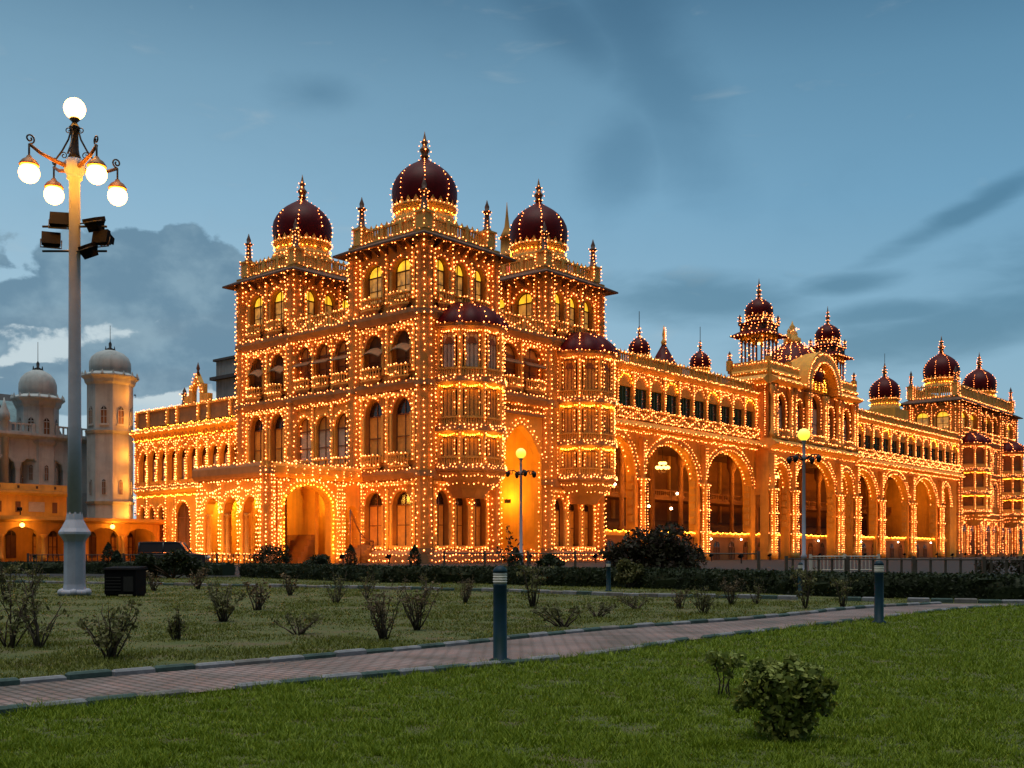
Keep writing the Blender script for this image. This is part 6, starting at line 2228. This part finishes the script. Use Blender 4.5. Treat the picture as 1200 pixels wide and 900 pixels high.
b0 = bollard()
for i, (x, y, label) in enumerate(((586, 774, 'dark blue bollard with a grey ribbed head, nearest of the row, at the path edge'),
                                   (1030, 729, 'dark bollard on the lawn side of the path at the right'),
                                   (713, 692, 'small far bollard in front of the hedge by the big dark shrub'),
                                   (938, 697, 'small far bollard in front of the hedge under the yellow globe lamp'))):
    X_, Y_ = ground(x, y)
    if i == 0:
        b0.location, b0['label'] = (X_, Y_, -0.01), label
    else:
        copy_thing(b0, (X_, Y_, -0.01), i * 1.0, label, 1.0 if i == 1 else 0.86)

# ------------------------------------------------------------------ the tall street lamp
def spiral(c, r0, turns, e1, e2, n=18, start=0.0, dirn=1):
    out = []
    for i in range(n + 1):
        t = i / n
        a = start + dirn * turns * 2 * math.pi * t
        r = r0 * (1 - 0.75 * t)
        out.append(tuple(Vector(c) + Vector(e1) * r * math.cos(a) + Vector(e2) * r * math.sin(a)))
    return out

LY = FPX * H_CAM / (697 - 646)
LX = (87.5 - 600) / FPX * LY
lamp = thing('street_lamp', 'tall grey street lamp with five lit globes and black floodlights', 'street lamp', (LX, LY, -0.02), math.radians(48))
m = MB()
m.lathe(0, 0, [(0.40, 0), (0.42, 0.10), (0.36, 0.16)], 'grey_paint', 16)
m.lathe(0, 0, [(0.30, 0.14), (0.27, 0.30), (0.265, 1.42), (0.31, 1.5), (0.40, 1.62), (0.40, 1.68), (0.33, 1.78), (0.22, 2.0), (0.19, 2.2)], 'grey_paint', 8, smooth=False)
for k in range(6):
    a = k * math.pi / 3
    m.sphere((0.36 * math.cos(a), 0.36 * math.sin(a), 0.09), 0.10, 'grey_paint', 8, 6)
m.build('base', lamp)
m = MB()
m.lathe(0, 0, [(0.185, 2.15), (0.165, 4.5), (0.15, 8.0), (0.14, 10.95), (0.20, 11.0), (0.20, 11.06), (0.20, 11.1), (0.26, 11.2), (0.28, 11.4), (0.2, 11.52)], 'pole_paint', 16)
m.build('pole', lamp)
m = MB()
m.lathe(0, 0, [(0.2, 11.5), (0.11, 11.7), (0.09, 12.3), (0.15, 12.36), (0.10, 12.42), (0.06, 12.5), (0.14, 12.58), (0.12, 12.62)], 'iron', 10)
for k in range(4):
    a = k * math.pi / 2 + math.pi / 4
    e1 = (math.cos(a), math.sin(a), 0)
    E = Vector(e1)
    m.tube([tuple(E * 0.5 + Vector((0, 0, 11.5))), tuple(E * 0.32 + Vector((0, 0, 11.75))), tuple(E * 0.16 + Vector((0, 0, 12.05))), tuple(E * 0.08 + Vector((0, 0, 12.35)))], 0.025, 'iron', 6)
    m.tube(spiral(E * 0.28 + Vector((0, 0, 11.62)), 0.10, 1.3, e1, (0, 0, 1)), 0.014, 'iron', 5)
    m.tube(spiral(E * 0.16 + Vector((0, 0, 12.30)), 0.09, 1.3, e1, (0, 0, 1), start=math.pi), 0.014, 'iron', 5)
m.build('crown', lamp)
for k, R in enumerate((1.2, 1.2, 1.2, 1.2)):
    a = k * math.pi / 2 + math.radians(180)
    E = Vector((math.cos(a), math.sin(a), 0))
    am = MB()
    am.tube([tuple(E * 0.15 + Vector((0, 0, 11.28))), tuple(E * 0.5 + Vector((0, 0, 11.34))), tuple(E * (R * 0.75) + Vector((0, 0, 11.44))), tuple(E * R + Vector((0, 0, 11.60)))], [0.07, 0.055, 0.045, 0.04], 'copper', 8)
    am.tube(spiral(E * (R - 0.02) + Vector((0, 0, 11.74)), 0.13, 1.4, tuple(-E), (0, 0, 1), start=-math.pi / 2), 0.022, 'iron', 6)
    am.tube([tuple(E * R + Vector((0, 0, 11.60))), tuple(E * R + Vector((0, 0, 11.24)))], 0.028, 'iron', 6)
    ao = am.build('arm', lamp)
    cp = MB()
    cp.lathe(E.x * R, E.y * R, [(0.05, 11.30), (0.08, 11.24), (0.17, 11.18), (0.24, 11.08), (0.25, 11.05), (0.2, 11.04)], 'copper', 14)
    cp.build('cap', ao)
    gl = MB()
    gl.sphere((E.x * R, E.y * R, 10.85), 0.255, 'globe', 20, 14)
    gl.build('globe', lamp)
    glow(lamp, (E.x * R, E.y * R, 10.85), 130, (1.0, 0.37, 0.03), 0.27)
gl = MB()
gl.sphere((0, 0, 12.86), 0.275, 'globe', 20, 14)
gl.build('globe', lamp)
glow(lamp, (0, 0, 12.86), 90, (1.0, 0.42, 0.05), 0.29)
for z, ang, reach in ((9.75, 170, 0.0), (9.1, 190, 0.0)):
    br_ = MB()
    E = Vector((math.cos(math.radians(-48)), math.sin(math.radians(-48)), 0))
    br_.tube([tuple(E * -0.85 + Vector((0, 0, z))), tuple(E * 0.85 + Vector((0, 0, z)))], 0.03, 'iron', 6)
    br_.build('crossbar', lamp)
def flood(off, z, tilt, yaw, s=0.86):
    """off: sideways as seen from the lawn"""
    E = Vector((math.cos(math.radians(-48)), math.sin(math.radians(-48)), 0))
    T = Matrix.Translation(E * off + Vector((0, 0, z))) @ Matrix.Rotation(math.radians(-48 + yaw), 4, 'Z') @ Matrix.Rotation(math.radians(tilt), 4, 'X')
    f = MB()
    w, h, d = 0.27 * s, 0.21 * s, 0.10
    for v0, v1, y0, y1 in ((1.0, 1.0, -d, 0.02), (0.95, 0.6, 0.02, 0.2)):
        p = [(-w * v0, y0, -h * v0), (w * v0, y0, -h * v0), (w * v1, y1, -h * v1), (-w * v1, y1, -h * v1), (-w * v0, y0, h * v0), (w * v0, y0, h * v0), (w * v1, y1, h * v1), (-w * v1, y1, h * v1)]
        f.hexa([tuple(T @ Vector(q)) for q in p], 'black_metal')
    for k in range(5):
        x = -w * 0.8 + k * w * 0.4
        p = [(x - 0.012, 0.02, -h * 0.8), (x + 0.012, 0.02, -h * 0.8), (x + 0.012, 0.25, -h * 0.5), (x - 0.012, 0.25, -h * 0.5), (x - 0.012, 0.02, h * 0.8), (x + 0.012, 0.02, h * 0.8), (x + 0.012, 0.25, h * 0.5), (x - 0.012, 0.25, h * 0.5)]
        f.hexa([tuple(T @ Vector(q)) for q in p], 'black_metal')
    f.tube([tuple(T @ Vector((-w * 1.1, 0, 0))), tuple(T @ Vector((-w * 1.1, 0, -h * 1.4))), tuple(T @ Vector((w * 1.1, 0, -h * 1.4))), tuple(T @ Vector((w * 1.1, 0, 0)))], 0.018, 'iron', 5)
    f.build('floodlight', lamp)
flood(-0.40, 9.92, -18, 12)
flood(0.52, 9.88, -70, -25)
flood(-0.62, 9.40, -22, 20)
flood(0.72, 9.45, -12, -18)
flood(0.34, 9.18, -62, -40, 0.9)

# ------------------------------------------------------------------ the two thin garden lamps
def thin_lamp():
    root = thing('garden_lamp', '', 'street lamp', (0, 0, 0), 0, 'thin lamps with a yellow globe before the palace')
    p = MB()
    p.lathe(0, 0, [(0.20, 0), (0.20, 0.12), (0.12, 0.2), (0.11, 0.9), (0.14, 0.95), (0.085, 1.05), (0.06, 5.2), (0.10, 5.25), (0.07, 5.35), (0.05, 5.9), (0.1, 5.98), (0.12, 6.02)], 'pole_paint', 12)
    p.build('pole', root)
    a_ = MB()
    for k in range(4):
        t = k * math.pi / 2 + 0.3
        E = Vector((math.cos(t), math.sin(t), 0))
        a_.tube([tuple(E * 0.06 + Vector((0, 0, 5.15))), tuple(E * 0.4 + Vector((0, 0, 5.38))), tuple(E * 0.72 + Vector((0, 0, 5.34)))], 0.03, 'iron', 6)
        a_.tube(spiral(E * 0.55 + Vector((0, 0, 5.25)), 0.13, 1.2, tuple(E), (0, 0, 1)), 0.02, 'iron', 5)
        a_.lathe(E.x * 0.72, E.y * 0.72, [(0.03, 5.34), (0.11, 5.28), (0.12, 5.22), (0.09, 5.08), (0.03, 5.02)], 'iron', 10)
    a_.build('bracket', root)
    g_ = MB()
    g_.sphere((0, 0, 6.28), 0.27, 'globe_small', 18, 12)
    g_.build('globe', root)
    return root

tl = thin_lamp()
tl.location, tl['label'] = ((610.5 - 600) / FPX * 56, 56, -0.02), 'thin lamp with a yellow globe standing in front of the glowing portal'
copy_thing(tl, ((942 - 600) / FPX * 47, 47, -0.02), 0.5, 'thin lamp with a yellow globe standing in front of the arcade middle')

# ------------------------------------------------------------------ railing behind the hedge
def railing(line, step, h, label, m='fence_paint', bars=2, slats=0.0, name='fence', cat='fence'):
    root = thing(name, label, cat, (line[0][0], line[0][1], -0.02))
    o = Vector((line[0][0], line[0][1], 0))
    rail = MB()
    P = [Vector((x, y, 0)) - o for x, y in line]
    for a, b in zip(P, P[1:]):
        for k in range(bars):
            z = h * (1 - k * (0.62 if bars == 2 else 0.42))
            rail.tube([tuple(a + Vector((0, 0, z - 0.04))), tuple(b + Vector((0, 0, z - 0.04)))], 0.028, m, 6)
        L = (b - a).length
        if slats:
            n = int(L / slats)
            for i in range(n):
                q = a.lerp(b, (i + 0.5) / n)
                rail.box(q.x - slats * 0.09, q.x + slats * 0.09, q.y - 0.012, q.y + 0.012, 0.08, h, m)
    rail.build('rails', root)
    for a, b in zip(P, P[1:]):
        n = max(1, round((b - a).length / step))
        for i in range(n + (b is P[-1])):
            q = a.lerp(b, i / n)
            p = MB()
            p.box(q.x - 0.05, q.x + 0.05, q.y - 0.05, q.y + 0.05, 0, h + 0.06, m)
            p.build('post', root)
    return root

railing([(-3.0, 47.5), (2.5, 42.5), (8.5, 37.0)], 2.6, 1.12, 'dark two-bar metal railing behind the hedge, in front of the portal')
railing([(9.3, 36.4), (14.5, 33.0), (22.0, 30.0)], 2.2, 0.95, 'dark railing with thin uprights behind the hedge at the right', 'fence_paint', 2, 0.42)
railing([(13.2, 47.5), (16.6, 48.6)], 1.7, 0.98, 'short pale picket barrier standing before the arcade', 'white_fence', 2, 0.19, 'barrier', 'barrier')
railing([(-27.5, 61.0), (-14.5, 62.5)], 2.6, 1.0, 'pale low fence in front of the veranda', 'fence_paint', 2, 0.3)

# ------------------------------------------------------------------ parked car, seen over the shrub
car = thing('parked_car', 'dark jeep-like car parked before the left wing, half hidden by a shrub', 'car', ((203 - 600) / FPX * 64, 64, -0.012), math.radians(8))
m = MB()
def car_body(mb, sec, w, mt):
    n = len(sec)
    vs = [(x, -w * k, z) for x, z, k in sec] + [(x, w * k, z) for x, z, k in sec]
    fs = [tuple(range(n)), tuple(range(2 * n - 1, n - 1, -1))] + [(i, i + n, (i + 1) % n + n, (i + 1) % n) for i in range(n)]
    mb.mesh(vs, fs, mt)
car_body(m, [(-1.9, 0.35, .95), (1.9, 0.35, .95), (2.0, 0.55, 1), (1.95, 0.95, 1), (0.95, 1.08, 1), (-1.85, 1.08, 1), (-1.95, 0.9, 1)], 0.84, 'car_paint')
m.build('body', car)
m = MB()
car_body(m, [(-1.75, 1.72, .84), (0.35, 1.74, .84), (0.50, 1.66, .86), (-1.85, 1.66, .86)], 0.84, 'car_paint')
for x0, x1 in ((0.5, 0.95), (-0.45, -0.45), (-1.82, -1.86)):
    for s in (-1, 1):
        m.tube([(x0, s * 0.70, 1.68), (x1, s * 0.82, 1.06)], 0.04, 'car_paint', 5)
m.build('roof', car)
m = MB()
for s in (-1, 1):
    m.mesh([(0.86, s * 0.80, 1.1), (-1.80, s * 0.80, 1.1), (-1.78, s * 0.69, 1.66), (0.47, s * 0.69, 1.66)], [(0, 1, 2, 3) if s < 0 else (3, 2, 1, 0)], 'glass')
m.mesh([(0.94, -0.78, 1.09), (0.94, 0.78, 1.09), (0.5, 0.68, 1.66), (0.5, -0.68, 1.66)], [(0, 1, 2, 3)], 'glass')
m.mesh([(-1.86, -0.78, 1.09), (-1.86, 0.78, 1.09), (-1.84, 0.68, 1.66), (-1.84, -0.68, 1.66)], [(3, 2, 1, 0)], 'glass')
m.build('window', car)
for x in (-1.2, 1.25):
    for s in (-1, 1):
        w_ = MB()
        T = lambda r_, y_: [(x + r_ * math.cos(t * math.pi / 10), y_, 0.36 + r_ * math.sin(t * math.pi / 10)) for t in range(20)]
        ya, yb = s * 0.68, s * 0.88
        A, B = T(0.36, ya), T(0.36, yb)
        w_.mesh(A + B, [(i, (i + 1) % 20, (i + 1) % 20 + 20, i + 20) for i in range(20)] + [tuple(range(20)), tuple(range(39, 19, -1))], 'tyre')
        wo_ = w_.build('wheel', car)
        r_ = MB()
        A, B = T(0.2, s * 0.70), T(0.2, s * 0.89)
        r_.mesh(A + B, [(i, (i + 1) % 20, (i + 1) % 20 + 20, i + 20) for i in range(20)] + [tuple(range(20)), tuple(range(39, 19, -1))], 'rim')
        r_.build('rim', wo_)
for s in (-0.55, 0.55):
    h_ = MB()
    h_.sphere((1.98, s, 0.78), 0.12, 'bollard_head', 10, 6)
    h_.build('headlight', car)

# ------------------------------------------------------------------ black metal box on the lawn
BX, BY = ground(147, 698)
box = thing('metal_box', 'squat black metal box with a pale lid on the lawn by the big lamp', 'box', (BX, BY, -0.02), math.radians(-6))
m = MB()
m.box(-0.42, 0.42, -0.3, 0.3, 0.06, 0.70, 'black_metal')
for s in (-0.36, 0.36):
    m.box(s - 0.05, s + 0.05, -0.25, 0.25, 0, 0.07, 'black_metal')
for k in range(5):
    m.box(-0.38, 0.02, -0.315, -0.3, 0.16 + k * 0.08, 0.19 + k * 0.08, 'iron')
m.build('body', box)
m = MB()
m.hexa([(-0.46, -0.34, 0.70), (0.46, -0.34, 0.70), (0.46, 0.34, 0.70), (-0.46, 0.34, 0.70), (-0.44, -0.32, 0.74), (0.44, -0.32, 0.74), (0.44, 0.32, 0.78), (-0.44, 0.32, 0.78)], 'grey_paint')
m.mats = ['black_metal' if q == 'grey_paint' else q for q in m.mats]
m.build('lid', box)
m = MB()
m.box(0.10, 0.36, -0.32, -0.3, 0.14, 0.52, 'iron')
m.build('door', box)
